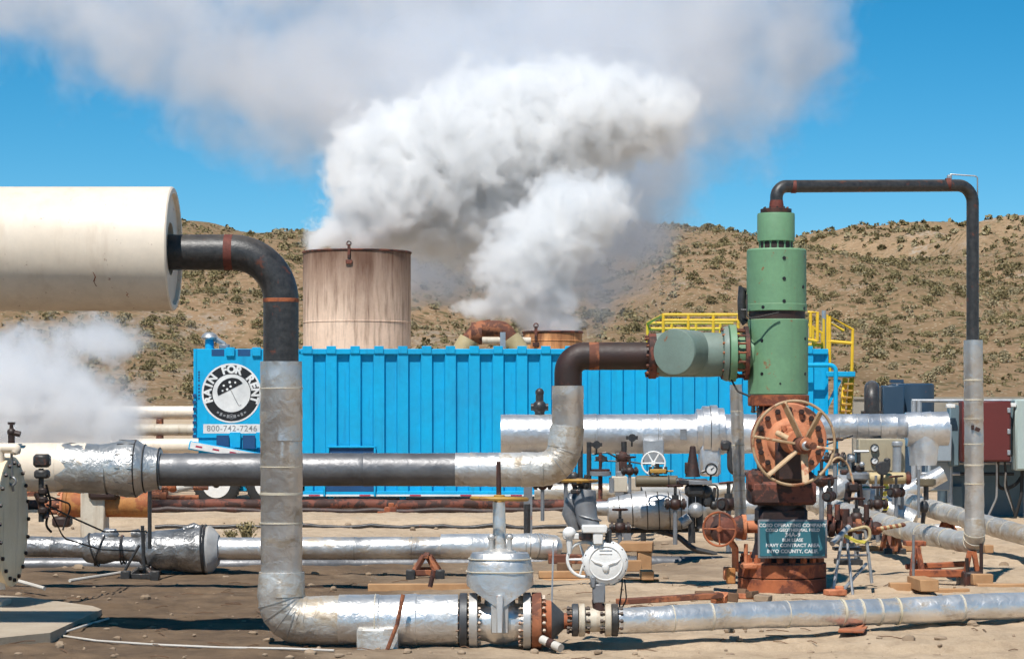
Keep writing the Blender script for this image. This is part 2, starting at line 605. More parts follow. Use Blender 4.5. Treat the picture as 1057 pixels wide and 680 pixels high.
def gz(x, y, detail=True):
    z = 0.0
    z += .10 * sm(x, 1.0, 4.0) * (1 - sm(y, 22.0, 24.5)) * sm(y, 18.5, 20.0)
    z += .9 * sm(y, 55, 140) * (y - 55) / 85 if y > 55 else 0
    if detail:
        near = 1 - sm(y, 45, 70)
        q = V((x, y, 0))
        z += near * (.035 * noise.fractal(q * .6, 1.0, 2.0, 4) + .024 * noise.fractal(V((x * 2.2 + 9, y * 4.5, 1)), .85, 2.1, 6))
        # ruts and broken crust edges
        e = y - 19.25 - .12 * math.sin(x * 1.3) - .25 * noise.noise(V((x * .8, 5, 0))) - .05 * noise.noise(V((x * 5, 1, 0)))
        z -= .04 * sm(-e, -.02, .02) * sm(x, -.2, .6) * near
        e = y - 21.6 - .4 * noise.noise(V((x * .5, 15, 0))) - .07 * noise.noise(V((x * 4, 7, 0)))
        z += .03 * sm(e, -.02, .03) * near
        for k, (yy, amp_) in enumerate(((20.3, .022), (22.9, .03), (24.6, .028), (26.4, .035), (27.8, .03), (31.5, .05), (34.2, .06))):
            e = y - yy - .45 * noise.noise(V((x * .45, k * 9.1, 0))) - .22 * noise.noise(V((x * 1.7, k * 3.7, 4))) - .10 * noise.noise(V((x * 7, k * 5.1, 2)))
            on = sm(noise.noise(V((x * .6, k * 11.3, 8))), -.15, .15)
            z += amp_ * on * sm(e, -.02, .03) * (1 - sm(e, .25, .9)) * near
        e = y - 29.0 - .9 * noise.noise(V((x * .4, 25, 0)))
        z += .05 * sm(e, -.03, .05) * (1 - sm(y, 33, 37)) * near
        e = y - 38.5 - .7 * noise.noise(V((x * .3, 45, 0)))
        z += .10 * sm(e, -.05, .1) * (1 - sm(y, 40.5, 43)) * near
    return z

def grid_mesh(name, xs, ys, fz, mat):
    vs = [V((x, y, fz(x, y))) for y in ys for x in xs]
    n = len(xs)
    fs = [(j * n + i, j * n + i + 1, (j + 1) * n + i + 1, (j + 1) * n + i) for j in range(len(ys) - 1) for i in range(n - 1)]
    me = bpy.data.meshes.new(name); me.from_pydata(vs, [], fs)
    me.materials.append(mat)
    me.polygons.foreach_set('use_smooth', [True] * len(fs))
    o = bpy.data.objects.new(name, me); COL.objects.link(o)
    return o

def seq(*seg):
    out = []
    for a, b, st in seg:
        n = max(1, round((b - a) / st))
        out += [a + (b - a) * k / n for k in range(n)]
    return out + [seg[-1][1]]

def sand_material():
    m, nt, b, co = newmat('sand')
    sx = nt.nodes.new('ShaderNodeSeparateXYZ'); nt.links.new(co, sx.inputs[0])
    n1 = nz(nt, co, .45, 7, .6)
    col = mixc(nt, ramp(nt, n1, [(.35, 0.0), (.65, 1.0)]), (.55, .42, .29), (.46, .34, .225))
    n2 = nz(nt, co, 5.0, 8, .7)
    col = mixc(nt, ramp(nt, n2, [(.45, 0.0), (.75, .7)]), col, (.26, .18, .115))
    n5 = nz(nt, mapping(nt, co, (.35, 1.6, 1)), 1.6, 8, .72, .3)
    col = mixc(nt, ramp(nt, n5, [(.54, 0.0), (.70, .6)]), col, (.28, .195, .125))
    n3 = nz(nt, co, 45.0, 4, .7)
    col = mixc(nt, ramp(nt, n3, [(.5, 0.0), (.75, .55)]), col, (.60, .48, .35))
    # wet brown soil and painted-in shade, left and mid yard
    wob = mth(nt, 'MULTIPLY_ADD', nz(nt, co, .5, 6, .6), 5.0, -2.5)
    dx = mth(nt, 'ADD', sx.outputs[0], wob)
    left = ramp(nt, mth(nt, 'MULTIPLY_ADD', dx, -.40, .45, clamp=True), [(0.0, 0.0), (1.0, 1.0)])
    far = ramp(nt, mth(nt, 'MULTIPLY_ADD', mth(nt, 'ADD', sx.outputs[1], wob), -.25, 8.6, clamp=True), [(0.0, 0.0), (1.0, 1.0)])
    damp_shade = mth(nt, 'MULTIPLY', mth(nt, 'MULTIPLY', left, far), .92)
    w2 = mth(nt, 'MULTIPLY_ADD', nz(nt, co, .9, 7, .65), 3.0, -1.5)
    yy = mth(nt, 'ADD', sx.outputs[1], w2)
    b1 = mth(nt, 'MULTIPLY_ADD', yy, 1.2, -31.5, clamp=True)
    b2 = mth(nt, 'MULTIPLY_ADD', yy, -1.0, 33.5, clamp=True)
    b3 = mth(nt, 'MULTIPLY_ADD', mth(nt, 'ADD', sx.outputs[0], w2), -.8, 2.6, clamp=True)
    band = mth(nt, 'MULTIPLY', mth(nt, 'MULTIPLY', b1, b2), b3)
    damp_shade = mth(nt, 'MAXIMUM', damp_shade, mth(nt, 'MULTIPLY', band, .6))
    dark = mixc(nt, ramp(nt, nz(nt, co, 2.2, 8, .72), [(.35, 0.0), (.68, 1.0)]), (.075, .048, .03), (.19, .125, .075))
    col = mixc(nt, damp_shade, col, dark)
    nt.links.new(col, b.inputs['Base Color'])
    b.inputs['Roughness'].default_value = .95
    b.inputs['Specular IOR Level'].default_value = .2
    bp = nt.nodes.new('ShaderNodeBump'); bp.inputs['Strength'].default_value = .85; bp.inputs['Distance'].default_value = .04
    nt.links.new(nz(nt, co, 9, 10, .75), bp.inputs['Height'])
    nt.links.new(bp.outputs[0], b.inputs['Normal'])
    return m

xs = seq((-400, -60, 30), (-60, -12, 4), (-12, -5.4, .4), (-5.4, 5.6, .055), (5.6, 12, .4), (12, 60, 4), (60, 400, 30))
ys = seq((-30, 10, 5), (10, 17, .5), (17, 26, .075), (26, 45, .16), (45, 70, 1.0), (70, 140, 5), (140, 900, 40))
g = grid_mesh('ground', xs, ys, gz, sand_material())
tag(g, kind='structure')

# ------------------------------------------------------------------ hills
def lerp_poly(poly, x):
    if x <= poly[0][0]: return poly[0][1]
    for (a, ya), (b, yb) in zip(poly, poly[1:]):
        if x <= b:
            t = (x - a) / (b - a)
            t = t * t * (3 - 2 * t)
            return ya + (yb - ya) * t
    return poly[-1][1]

NEAR = [(-900, 262), (-300, 250), (0, 236), (150, 229), (205, 229), (260, 236), (345, 239), (430, 250), (520, 262), (600, 250), (660, 237),
        (720, 241), (785, 246), (840, 256), (900, 268), (950, 268), (1005, 259), (1060, 250), (1300, 240), (1900, 255)]
FARH = [(-900, 330), (0, 320), (700, 275), (790, 251), (850, 244), (900, 231), (945, 226), (1000, 226), (1057, 225), (1300, 212), (1900, 230)]

def hill_z(x, y, poly, y0, yr, amp, seedv):
    pxr = CX + x * FP / yr
    top = EYE + (HY - lerp_poly(poly, pxr)) * yr / FP
    t = (y - y0) / (yr - y0)
    base = 1.3
    if t < 0:
        z = base - 3 * min(1, -t * 6)
    elif t <= 1:
        z = base + (top - base) * (t ** 1.05)
    else:
        z = top - (y - yr) * .22
    q = V((x * .018 + seedv, y * .012, 0))
    g_ = noise.fractal(q, .9, 2.0, 5)
    rid = 1 - abs(noise.noise(V((x * .03 + seedv, y * .008, 2))) * 2)
    env = max(0, min(1, t * 4)) * (1 - .72 * sm(t, .72, 1.0))
    z += env * amp * (g_ * 1.6 - rid * .8 + .4)
    z += max(0, min(1, t * 5)) * .012 * amp * 6 * noise.fractal(V((x * .12, y * .12, seedv)), .8, 2, 4)
    return z

def hill_mat(name, c1, c2, rock, tex=1.0):
    m, nt, b, co = newmat(name)
    n1 = nz(nt, co, .03 * tex, 8, .62, .3)
    col = mixc(nt, ramp(nt, n1, [(.38, 0.0), (.62, 1.0)]), c1, c2)
    n2 = nz(nt, co, .35 * tex, 8, .72)
    col = mixc(nt, ramp(nt, n2, [(.42, 0.0), (.72, .75)]), col, tuple(k * .5 for k in c1))
    n3 = nz(nt, mapping(nt, co, (1, 1, 1), (5, 5, 5)), .05 * tex, 9, .7)
    n4 = nz(nt, co, .9 * tex, 4, .7)
    rf = mth(nt, 'MULTIPLY', ramp(nt, n3, [(.56, 0.0), (.64, 1.0)]), ramp(nt, n4, [(.45, 0.0), (.55, .8)]))
    col = mixc(nt, rf, col, rock)
    # low dry scrub that dots the soil between the bushes
    vo = nt.nodes.new('ShaderNodeTexVoronoi'); vo.inputs['Scale'].default_value = .75 * tex
    nt.links.new(co, vo.inputs['Vector'])
    sp = ramp(nt, vo.outputs['Distance'], [(.24, .9), (.44, 0.0)])
    sp = mth(nt, 'MULTIPLY', sp, ramp(nt, nz(nt, co, .12, 3), [(.4, .2), (.6, 1.0)]))
    col = mixc(nt, sp, col, (.105, .088, .042))
    vo2 = nt.nodes.new('ShaderNodeTexVoronoi'); vo2.inputs['Scale'].default_value = 1.7 * tex
    nt.links.new(co, vo2.inputs['Vector'])
    col = mixc(nt, ramp(nt, vo2.outputs['Distance'], [(.14, .6), (.3, 0.0)]), col, (.46, .38, .27))
    nt.links.new(col, b.inputs['Base Color'])
    b.inputs['Roughness'].default_value = 1.0
    b.inputs['Specular IOR Level'].default_value = .1
    bp = nt.nodes.new('ShaderNodeBump'); bp.inputs['Strength'].default_value = .9; bp.inputs['Distance'].default_value = .6
    nt.links.new(nz(nt, co, .5 * tex, 8, .7), bp.inputs['Height'])
    nt.links.new(bp.outputs[0], b.inputs['Normal'])
    return m

hm = hill_mat('hill_soil', (.33, .215, .125), (.235, .16, .088), (.33, .275, .22))
hm2 = hill_mat('far_hill_soil', (.37, .25, .15), (.285, .19, .105), (.36, .30, .24), .6)
nearz = lambda x, y: hill_z(x, y, NEAR, 165, 430, 3.2, 0.0)
farz = lambda x, y: hill_z(x, y, FARH, 520, 900, 6.0, 40.0)
o = grid_mesh('hillside', seq((-190, -110, 8), (-110, 110, 1.4), (110, 190, 8)), seq((140, 440, 2.0), (440, 520, 10)), nearz, hm)
tag(o, kind='structure')
o = grid_mesh('distant_hill', seq((-400, -60, 20), (-60, 240, 3.0), (240, 420, 20)), seq((500, 905, 5.0), (905, 1050, 25)), farz, hm2)
tag(o, kind='structure')

# bushes: the largest 300 stand alone, the rest is one scatter
def leafmat(name, c1, c2):
    m, nt, b, co = newmat(name)
    oi = nt.nodes.new('ShaderNodeObjectInfo')
    nt.links.new(mixc(nt, nz(nt, co, 1.3, 4), c1, c2), b.inputs['Base Color'])
    b.inputs['Roughness'].default_value = .8
    b.inputs['Specular IOR Level'].default_value = .2
    return m
lm1 = leafmat('creosote_leaf', (.22, .18, .085), (.30, .245, .125))
lm2 = leafmat('sage_leaf', (.25, .21, .12), (.34, .28, .17))
lm3 = leafmat('dark_leaf', (.145, .12, .055), (.21, .17, .085))

def bush_geo(mb, c, r, h, n, rnd, leaf=.16):
    for k in range(n):
        a = rnd.uniform(0, 6.283); q = rnd.random() ** .5
        zz = rnd.random() ** .8
        rr = r * q * math.sqrt(max(.05, 1 - (zz * .85) ** 2)) * rnd.uniform(.75, 1.12)
        p = V(c) + V((math.cos(a) * rr, math.sin(a) * rr, zz * h * (1 - .25 * q * q)))
        d = V((rnd.uniform(-1, 1), rnd.uniform(-1, 1), rnd.uniform(-.3, 1))).normalized()
        e = d.orthogonal().normalized()
        e = Matrix.Rotation(rnd.uniform(0, 6.28), 3, d) @ e
        f = d.cross(e)
        L = leaf * rnd.uniform(.6, 1.5)
        b = len(mb.v)
        mb.v += [p - e * L, p + f * L * .8 , p + e * L, p - f * L * .8 + d * L * .3]
        mb.face(b, b + 1, b + 2, b + 3)

rnd = random.Random(11)
spots = []
tries = 0
while len(spots) < 5600 and tries < 200000:
    tries += 1
    y = 172 + (424 - 172) * rnd.random() ** .85
    px = rnd.uniform(-30, 1090)
    x = (px - CX) * y / FP
    d = noise.noise(V((x * .035, y * .02, 7))) + .35 * noise.noise(V((x * .2, y * .1, 3)))
    if rnd.random() > .55 + d * .6: continue
    z = nearz(x, y)
    s_ = rnd.choice((.3, .36, .42, .5, .6, .78, 1.0)) * rnd.uniform(.8, 1.15) * (.75 + .35 * sm(y, 170, 400))
    py = HY - (z - EYE) * FP / y
    hid = (px < 190 and 190 < py < 325) or (340 < px < 700 and py < 330) or (200 < px < 850 and py > 355) or (768 < px < 835) or (310 < px < 425) or (px < 150 and py > 345)
    spots.append((x, y, z, s_, 0 if hid or not -10 < px < 1067 else s_ / y))
spots.sort(key=lambda t: -t[4])
vari = []
for k in range(6):
    b_ = MB((lm1, lm2, lm3)[k % 3])
    bush_geo(b_, (0, 0, -.05), 1.0, 1.15, 230, rnd, .105)
    vari.append(b_)
protos = {}
for i, (x, y, z, s_, _) in enumerate(spots[:300]):
    k = rnd.choice((0, 0, 1, 2, 3, 3, 4, 5))
    kind = (('olive green creosote bush on the dry tan hillside', 'olive green hillside bushes'),
            ('pale grey green sage bush on the dry tan hillside', 'pale sage bushes on the hillside'),
            ('dark green brown scrub bush on the dry tan hillside', 'dark scrub bushes on the hillside'))[k % 3]
    if k not in protos:
        o = vari[k].build('desert_bush')
        protos[k] = o
    else:
        o = protos[k].copy(); COL.objects.link(o)
    tag(o, kind[0], 'bush', kind[1])
    o.location = (x, y, z); o.rotation_euler = (0, 0, rnd.uniform(0, 6.28))
    o.scale = (s_, s_, s_ * rnd.uniform(.7, 1.0))
sb = MB(lm1, lm2, lm3)
for x, y, z, s_, _ in spots[300:]:
    sb.use(rnd.randrange(3))
    bush_geo(sb, (x, y, z - .05), s_, s_ * .95, 36, rnd, .21 * s_)
for k in range(10500):
    y = 172 + 252 * rnd.random() ** .85
    px = rnd.uniform(-20, 1075); x = (px - CX) * y / FP
    if 345 < px < 660 and y > 330: continue
    sb.use(rnd.choice((0, 1, 1, 2)))
    s_ = rnd.uniform(.12, .42)
    bush_geo(sb, (x, y, nearz(x, y) - .03), s_, s_ * .9, 8, rnd, .38 * s_)
for k in range(900):   # skyline and far ridge scrub
    y = 905 - 380 * rnd.random() ** 1.4
    px = rnd.uniform(700, 1080); x = (px - CX) * y / FP
    sb.use(rnd.choice((0, 1, 2, 2)))
    s_ = rnd.uniform(.8, 1.9)
    bush_geo(sb, (x, y, farz(x, y) - .1), s_, s_ * .9, 14, rnd, .4 * s_)
for k in range(260):
    y = rnd.uniform(424, 436)
    px = rnd.uniform(-20, 1080); x = (px - CX) * y / FP
    sb.use(rnd.choice((0, 2, 2)))
    s_ = rnd.uniform(.3, .85)
    bush_geo(sb, (x, y, nearz(x, y) - .1), s_, s_ * 1.0, 30, rnd, .3 * s_)
o = sb.build('scrub'); tag(o, kind='stuff')
tag(o, 'low scattered scrub covering the hills')

# ------------------------------------------------------------------ loose stones and clods
rb = MB('stone', 'wood_dark')
for k in range(1100):
    y = 17.5 + 30 * rnd.random() ** 2.2
    x = rnd.uniform(-.24, .24) * y
    if y > 33 and rnd.random() < .5: continue
    r = rnd.choice((.005, .006, .008, .010, .012, .016, .022, .034)) * rnd.uniform(.7, 1.2) * (1 + (y - 18) * .02)
    c = V((x, y, gz(x, y) + r * .25))
    rb.use(0)
    b = len(rb.v)
    sx_, sy_, sz_ = rnd.uniform(.8, 1.6), rnd.uniform(.8, 1.4), rnd.uniform(.5, .9)
    rb.sph(c, r, (sx_, sy_, sz_), 7, 5)
    for k2 in range(b, len(rb.v)):
        rb.v[k2] = c + (rb.v[k2] - c) * (1 + .35 * noise.noise(rb.v[k2] * (1.1 / r)))
for k in range(160):
    y = 18 + 8 * rnd.random(); x = rnd.uniform(-.22, .22) * y
    a = rnd.uniform(0, 3.14); L = rnd.uniform(.03, .14)
    c = V((x, y, gz(x, y) + .008)); d = V((math.cos(a), math.sin(a), rnd.uniform(-.05, .1))) * L
    rb.use(1).tube([c - d, c + d * .2 + V((0, 0, .01)), c + d], .004, 5)
o = rb.build('gravel'); tag(o, 'loose stones and twigs scattered over the bare dirt', kind='stuff')

# ------------------------------------------------------------------ light, sky, camera
SUN_EL, SUN_AZ = 58.0, 20.0       # azimuth: degrees left of straight behind the camera
w = bpy.data.worlds.new('World'); sc.world = w; w.use_nodes = True
nt = w.node_tree
bg = nt.nodes['Background']
sky = nt.nodes.new('ShaderNodeTexSky'); sky.sky_type = 'NISHITA'; sky.sun_disc = False
sky.sun_elevation = R_(SUN_EL)
sky.sun_rotation = R_(180 + SUN_AZ)
sky.altitude = 2500; sky.air_density = .9; sky.dust_density = 0; sky.ozone_density = 5.0
hs = nt.nodes.new('ShaderNodeHueSaturation'); hs.inputs['Saturation'].default_value = 1.35; hs.inputs['Hue'].default_value = .482
nt.links.new(sky.outputs[0], hs.inputs['Color'])
nt.links.new(hs.outputs[0], bg.inputs[0]); bg.inputs[1].default_value = .082
sd = bpy.data.lights.new('sun', 'SUN'); sd.energy = 4.2; sd.angle = R_(.53); sd.color = (1.0, .96, .90)
so = bpy.data.objects.new('sun', sd); COL.objects.link(so)
e, a = R_(SUN_EL), R_(SUN_AZ)
sundir = V((-math.sin(a) * math.cos(e), -math.cos(a) * math.cos(e), math.sin(e)))   # towards the sun
so.rotation_euler = sundir.to_track_quat('Z', 'Y').to_euler()
so.location = (-5, -10, 20)

cd = bpy.data.cameras.new('camera'); co_ = bpy.data.objects.new('camera', cd); COL.objects.link(co_)
co_.location = (0, 0, EYE); co_.rotation_euler = (R_(90), 0, 0)
cd.sensor_width = 36; cd.lens = 36 * FP / 1057
cd.shift_y = (HY - 340) / 1057
cd.shift_x = 0
cd.clip_start = .5; cd.clip_end = 3000
sc.camera = co_
sc.view_settings.view_transform = 'Standard'; sc.view_settings.look = 'None'
sc.view_settings.exposure = .40; sc.view_settings.gamma = 1
sc.view_settings.use_curve_mapping = False
sc.cycles.use_denoising = True
sc.cycles.max_bounces = 12; sc.cycles.diffuse_bounces = 3; sc.cycles.glossy_bounces = 3
sc.cycles.volume_bounces = 9
sc.cycles.use_adaptive_sampling = True; sc.cycles.adaptive_threshold = .06; sc.cycles.adaptive_min_samples = 16
# ------------------------------------------------------------------ blue rental tank
X_, Y_, Z_ = V((1, 0, 0)), V((0, 1, 0)), V((0, 0, 1))
YC = 48.0
def C(px, py, dy=0.0): # point on the tank's front plane (metres behind it: dy)
    q = P(px, py, YC); q.y += dy; return q

x0, x1 = C(202, 0).x, C(855, 0).x
zt, zb = C(0, 360).z, C(0, 512).z
xe = C(309, 0).x                       # end of the smooth emblem plate
tank = thing('rental_tank', 'long bright blue corrugated steel tank with round umbrella emblem and phone number', 'liquid tank', (x0 + 6, YC + 1.2, 0))
DEP = 2.4
m = MB('blue_paint', 'blue_dark')
# ribbed side wall: raised ribs and recessed pans
pitch = m_(24.6, YC)
x = xe
prof = [(xe, 0.0)]
x = C(312, 0).x
while x < x1 - .1:
    prof += [(x, 0.0), (x + pitch * .44, 0.0), (x + pitch * .5, .085), (x + pitch * .94, .085)]
    x += pitch
prof.append((x1, 0.0))
zt2, zb2 = zt - .11, zb + .10
for (xa, da), (xb, db) in zip(prof, prof[1:]):
    if xb <= xa + 1e-4: continue
    b = len(m.v)
    m.v += [V((xa, YC + da, zb2)), V((xb, YC + db, zb2)), V((xb, YC + db, zt2)), V((xa, YC + da, zt2))]
    m.face(b, b + 1, b + 2, b + 3)
m.box(((x0 + x1) / 2, YC + DEP / 2 + .12, (zt2 + zb2) / 2), (x1 - x0 - .06, DEP - .12, zt2 - zb2))
side = part(tank, 'side_wall', m, ang=20)
m = MB('blue_paint')
m.box(((xe + x1) / 2 + .01, YC + .055, zt - .055), (x1 - xe - .02, .13, .11), None, .012)
x = C(312, 0).x
while x < x1 - .2:            # rib ends wrap over the rail
    m.box((x + pitch * .22, YC - .012, zt - .02), (pitch * .40, .04, .15), None, .01)
    x += pitch
m.box(((x0 + x1) / 2, YC + DEP - .06, zt - .055), (x1 - x0, .12, .11))
m.box(((x0 + x1) / 2, YC + DEP / 2, zt - .03), (x1 - x0 - .2, DEP - .3, .03))
part(tank, 'top_rail', m)
m = MB('blue_paint')
m.box(((xe + x1) / 2, YC + .05, zb + .05), (x1 - xe, .14, .10), None, .012)
part(tank, 'bottom_rail', m)
m = MB('decal_white', 'decal_red')
zr = C(0, 511).z
m.box(((xe + x1) / 2, YC - .022, zr), (x1 - xe - .1, .004, .035))
m.use(1)
k = xe + .3
while k < x1 - .3:
    m.box((k, YC - .0245, zr), (.22, .003, .030)); k += 1.0
part(tank, 'reflective_strip', m)
# smooth end plate; dark blue patches paint the shade in its notches
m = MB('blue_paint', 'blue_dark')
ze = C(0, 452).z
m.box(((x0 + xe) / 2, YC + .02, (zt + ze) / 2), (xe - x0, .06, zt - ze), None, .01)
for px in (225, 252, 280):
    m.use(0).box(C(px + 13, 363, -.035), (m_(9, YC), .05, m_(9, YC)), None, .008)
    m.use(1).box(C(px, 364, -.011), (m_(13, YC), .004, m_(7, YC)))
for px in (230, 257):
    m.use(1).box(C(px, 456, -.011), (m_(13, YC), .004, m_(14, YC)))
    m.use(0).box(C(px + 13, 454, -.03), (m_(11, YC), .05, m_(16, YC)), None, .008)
m.use(0).box(C(240, 456, .1), (m_(70, YC), .16, m_(14, YC)))
# perforated edge angle down the left corner
m.use(0).box((x0 - .015, YC + .02, (zt + ze) / 2), (.05, .10, zt - ze))
m.use(1)
for j in range(9):
    m.box(C(205.5, 384 + j * 2.9 if j < 4 else 384 + j * 3.4, -.011), (.035, .006, .035))
for j in range(7):
    m.box(C(201, 408 + j * 7, -.03), (.07, .05, .06))
part(tank, 'end_plate', m)
# slanted bumper with reflective tape
m = MB('blue_paint')
a_, b_ = C(196, 459, -.12), C(300, 477, -.12)
m.beam(a_, b_, .10, m_(9, YC), 0, .01)
bump = part(tank, 'bumper', m)
m = MB('decal_white', 'decal_red')
d = (b_ - a_).normalized()
m.beam(a_ + V((.03, -.055, 0)), b_ + V((-.03, -.055, 0)), .006, m_(7, YC))
m.use(1)
for j in range(6):
    q = a_ + d * (.14 + j * .34) + V((0, -.059, 0))
    m.beam(q, q + d * .13, .004, .035)
part(tank, 'reflective_tape', m, bump)
# frame rail under the tank, dark
m = MB('black_steel', 'blue_paint')
m.box(((x0 + x1) / 2, YC + .6, C(0, 500).z), (x1 - x0 - 1.0, .16, .30))
m.box(((x0 + x1) / 2, YC + 1.9, C(0, 500).z), (x1 - x0 - 1.0, .16, .30))
m.use(1).box(C(290, 492, .1), (m_(50, YC), .2, m_(40, YC)), None, .01)
for px in range(340, 850, 75):
    m.use(1).box(C(px, 519, .4), (.12, .3, .28))
part(tank, 'chassis', m)
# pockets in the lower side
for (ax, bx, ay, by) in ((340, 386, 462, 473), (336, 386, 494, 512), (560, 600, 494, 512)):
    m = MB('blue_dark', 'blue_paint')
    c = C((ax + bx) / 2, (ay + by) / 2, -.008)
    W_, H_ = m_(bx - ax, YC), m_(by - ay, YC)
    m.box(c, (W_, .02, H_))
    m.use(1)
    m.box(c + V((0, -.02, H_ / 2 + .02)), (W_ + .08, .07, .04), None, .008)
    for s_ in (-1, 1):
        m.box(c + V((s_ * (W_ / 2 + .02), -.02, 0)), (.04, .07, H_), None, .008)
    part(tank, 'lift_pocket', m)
# emblem
ec = C(239, 405.6, -.0135)
er = m_(30.7, YC)
def disc(m, c, r, ri=None, seg=56, ax=(0, -1, 0)):
    d, u, w_ = basis(ax)
    if ri is None:
        m.lathe(c, d, [(0, r), (.002, r)], seg)
    else:
        b0 = m.ring(c, u, w_, r, seg); b1 = m.ring(c, u, w_, ri, seg)
        m.bridge(b0, b1, seg)
m = MB('decal_white', 'print_black', 'decal_grey')
disc(m.use(0), ec, er)
disc(m.use(1), ec + V((0, -.005, 0)), er * .94, er * .64)
def arc_text(m, s, c, r, a0, a1, size, bold):
    n = len(s)
    for i, ch in enumerate(s):
        if ch == ' ': continue
        a = R_(a0 + (a1 - a0) * i / (n - 1))
        o_ = c + V((math.cos(a) * r, 0, math.sin(a) * r))
        m.text(ch, o_, (math.sin(a), 0, -math.cos(a)), (math.cos(a), 0, math.sin(a)), size, bold, th=.0015)
m.use(0)
arc_text(m, 'RAIN FOR RENT', ec + V((0, -.009, 0)), er * .79, 196, -16, er * .36, .011)
# umbrella: tilted half dome with ribbed rim, drops, shaft
ta = R_(27)
uc = ec + V((-.02, -.006, .07))
def U(x, z, dy=0): return uc + V((x * math.cos(ta) - z * math.sin(ta), dy, x * math.sin(ta) + z * math.cos(ta)))
ur = er * .46
m.use(1)
pts = [U(ur * math.cos(R_(t)), ur * .82 * math.sin(R_(t))) for t in range(0, 181, 12)]
m.prism(pts, (0, -.003, 0))
m.use(0)
for (ux, uz, r_) in ((-.55, .18, .07), (-.2, .12, .09), (.12, .2, .09), (-.3, .48, .08), (.2, .5, .1), (.55, .3, .08)):
    m.lathe(U(ux * ur, uz * ur, -.004), (0, -1, 0), [(0, r_ * ur), (.002, r_ * ur)], 10)
m.use(2)
m.beam(U(0, 0), U(0, -ur * 1.25), .004, .014)
m.torus(U(.03, -ur * 1.25), (0, 1, 0), .03, .005, 12, 4, 0, math.pi)
m.use(2)
for j in range(9):
    a = R_(235 + j * 8.75)
    q = ec + V((math.cos(a) * er * .79, -.008, math.sin(a) * er * .79))
    m.box(q, (er * .07, .003, er * (.06 + .05 * (j % 2))), Matrix.Rotation(-a + math.pi / 2, 3, 'Y'))
m.torus(ec + V((0, -.008, -er * .79)), (0, 1, 0), er * .075, .006, 14, 4)
part(tank, 'emblem', m)
m = MB('decal_white', 'decal_grey')
pc = C(239.5, 442.3, -.0125)
m.box(pc, (m_(59, YC), .003, m_(9.5, YC)))
m.use(1).text('800-742-7246', pc + V((0, -.004, 0)), (1, 0, 0), (0, 0, 1), .165, .001, th=.001, spacing=1.08)
part(tank, 'phone_number_plate', m)
# vent cap at the left top
m = MB('steel_grey', 'galv', 'blue_paint')
c = C(213, 356, .5)
m.use(2).cyl(c + V((0, 0, -.1)), c + V((0, 0, .12)), .09, seg=14)
m.use(1).lathe(c + V((0, 0, .12)), (0, 0, 1), [(0, .13), (.04, .17), (.10, .14), (.15, .06)], 18)
m.use(0).beam(c + V((.1, 0, .12)), c + V((.38, 0, -.02)), .10, .07)
m.use(1).beam(c + V((.14, -.05, .16)), c + V((.32, -.05, .04)), .03, .05)
m.use(0).box(c + V((.3, 0, -.02)), (.2, .2, .1), None, .02)
part(tank, 'vent_cap', m)
# wheels
for px in (224, 278):
    wc = C(px, 499, .02); wr = .46
    m = MB('rubber')
    m.lathe(wc + V((0, -.14, 0)), (0, 1, 0), [(0, wr * .62), (.0, wr * .86), (.03, wr * .97), (.07, wr), (.21, wr), (.25, wr * .97), (.28, wr * .86)], 44)
    for j in range(40):
        a = 2 * math.pi * j / 40
        m.box(wc + V((math.cos(a) * wr, 0, math.sin(a) * wr)), (.018, .24, .03), Matrix.Rotation(-a, 3, 'Y'))
    wh = part(tank, 'wheel', m)
    m = MB('white_paint', 'print_black')
    m.lathe(wc + V((0, -.15, 0)), (0, 1, 0), [(0, wr * .60), (.02, wr * .62), (.03, wr * .52), (.10, wr * .46), (.10, .11), (.02, .10), (.0, .08)], 36)
    m.use(1)
    for j in range(8):
        a = 2 * math.pi * j / 8
        m.sph(wc + V((math.cos(a) * wr * .33, -.06, math.sin(a) * wr * .33)), .028, seg=8, rings=5)
    part(tank, 'rim', m, wh)
# blue access platform and bent rail at the right end
m = MB('blue_paint')
m.box(C(868, 386, .5), (m_(30, YC), 1.0, .10), None, .01)
m.box(C(843, 430, .3), (m_(22, YC), .3, m_(92, YC)), None, .01)
m.beam(C(868, 392, .1), C(852, 425, .1), .06, .06)
part(tank, 'platform', m)
m = MB('blue_paint')
m.tube(fillet([C(828, 377, -.25), C(861, 377, -.25), C(861, 505, -.25)], .12, 6), .045, 10)
part(tank, 'grab_rail', m)

# yellow guard rails on the tank roof and at its end
def rail(name, pts, posts, r, label, loc, extra=()):
    m = MB('yellow_paint')
    for line in pts:
        m.tube([V(p) for p in line], r, 8)
    for a, b in posts:
        m.cyl(a, b, r, seg=8)
    for a, b in extra:
        m.beam(a, b, .10, .02)
    return solo(name, m, label, 'guard rail', loc)
L = []; Q = []
for dy, t0, pa, pb in ((.4, 324, 686, 768), (1.9, 330, 674, 766)):
    L += [[C(pa, t0, dy), C(pb, t0, dy)], [C(pa, t0 + 6, dy), C(pb, t0 + 6, dy)]]
    for px in range(pa, pb + 1, 26):
        Q.append((C(px, t0, dy), C(px, 362, dy)))
L += [[C(674, 330, 1.9), C(686, 324, .4)]]
rail('guard_rail', L, Q, .032, 'long yellow pipe guard rail on the blue tank roof behind the pale green tee', C(720, 360, 1))
L = [[C(835, 322, .2), C(845, 322, .2), C(845, 352, .2)], [C(835, 350, .2), C(845, 352, .2)], [C(838, 322, .2), C(838, 348, .2)],
     [C(835, 333, .6), C(853, 343, .6), C(853, 385, .6)], [C(835, 355, .6), C(853, 355, .6)],
     [C(855, 385, .1), C(855, 325, .1), C(881, 340, .1), C(880, 383, .1)], [C(855, 352, .1), C(880, 354, .1)],
     [C(857, 385, 1.0), C(857, 327, 1.0), C(878, 340, 1.0)]]
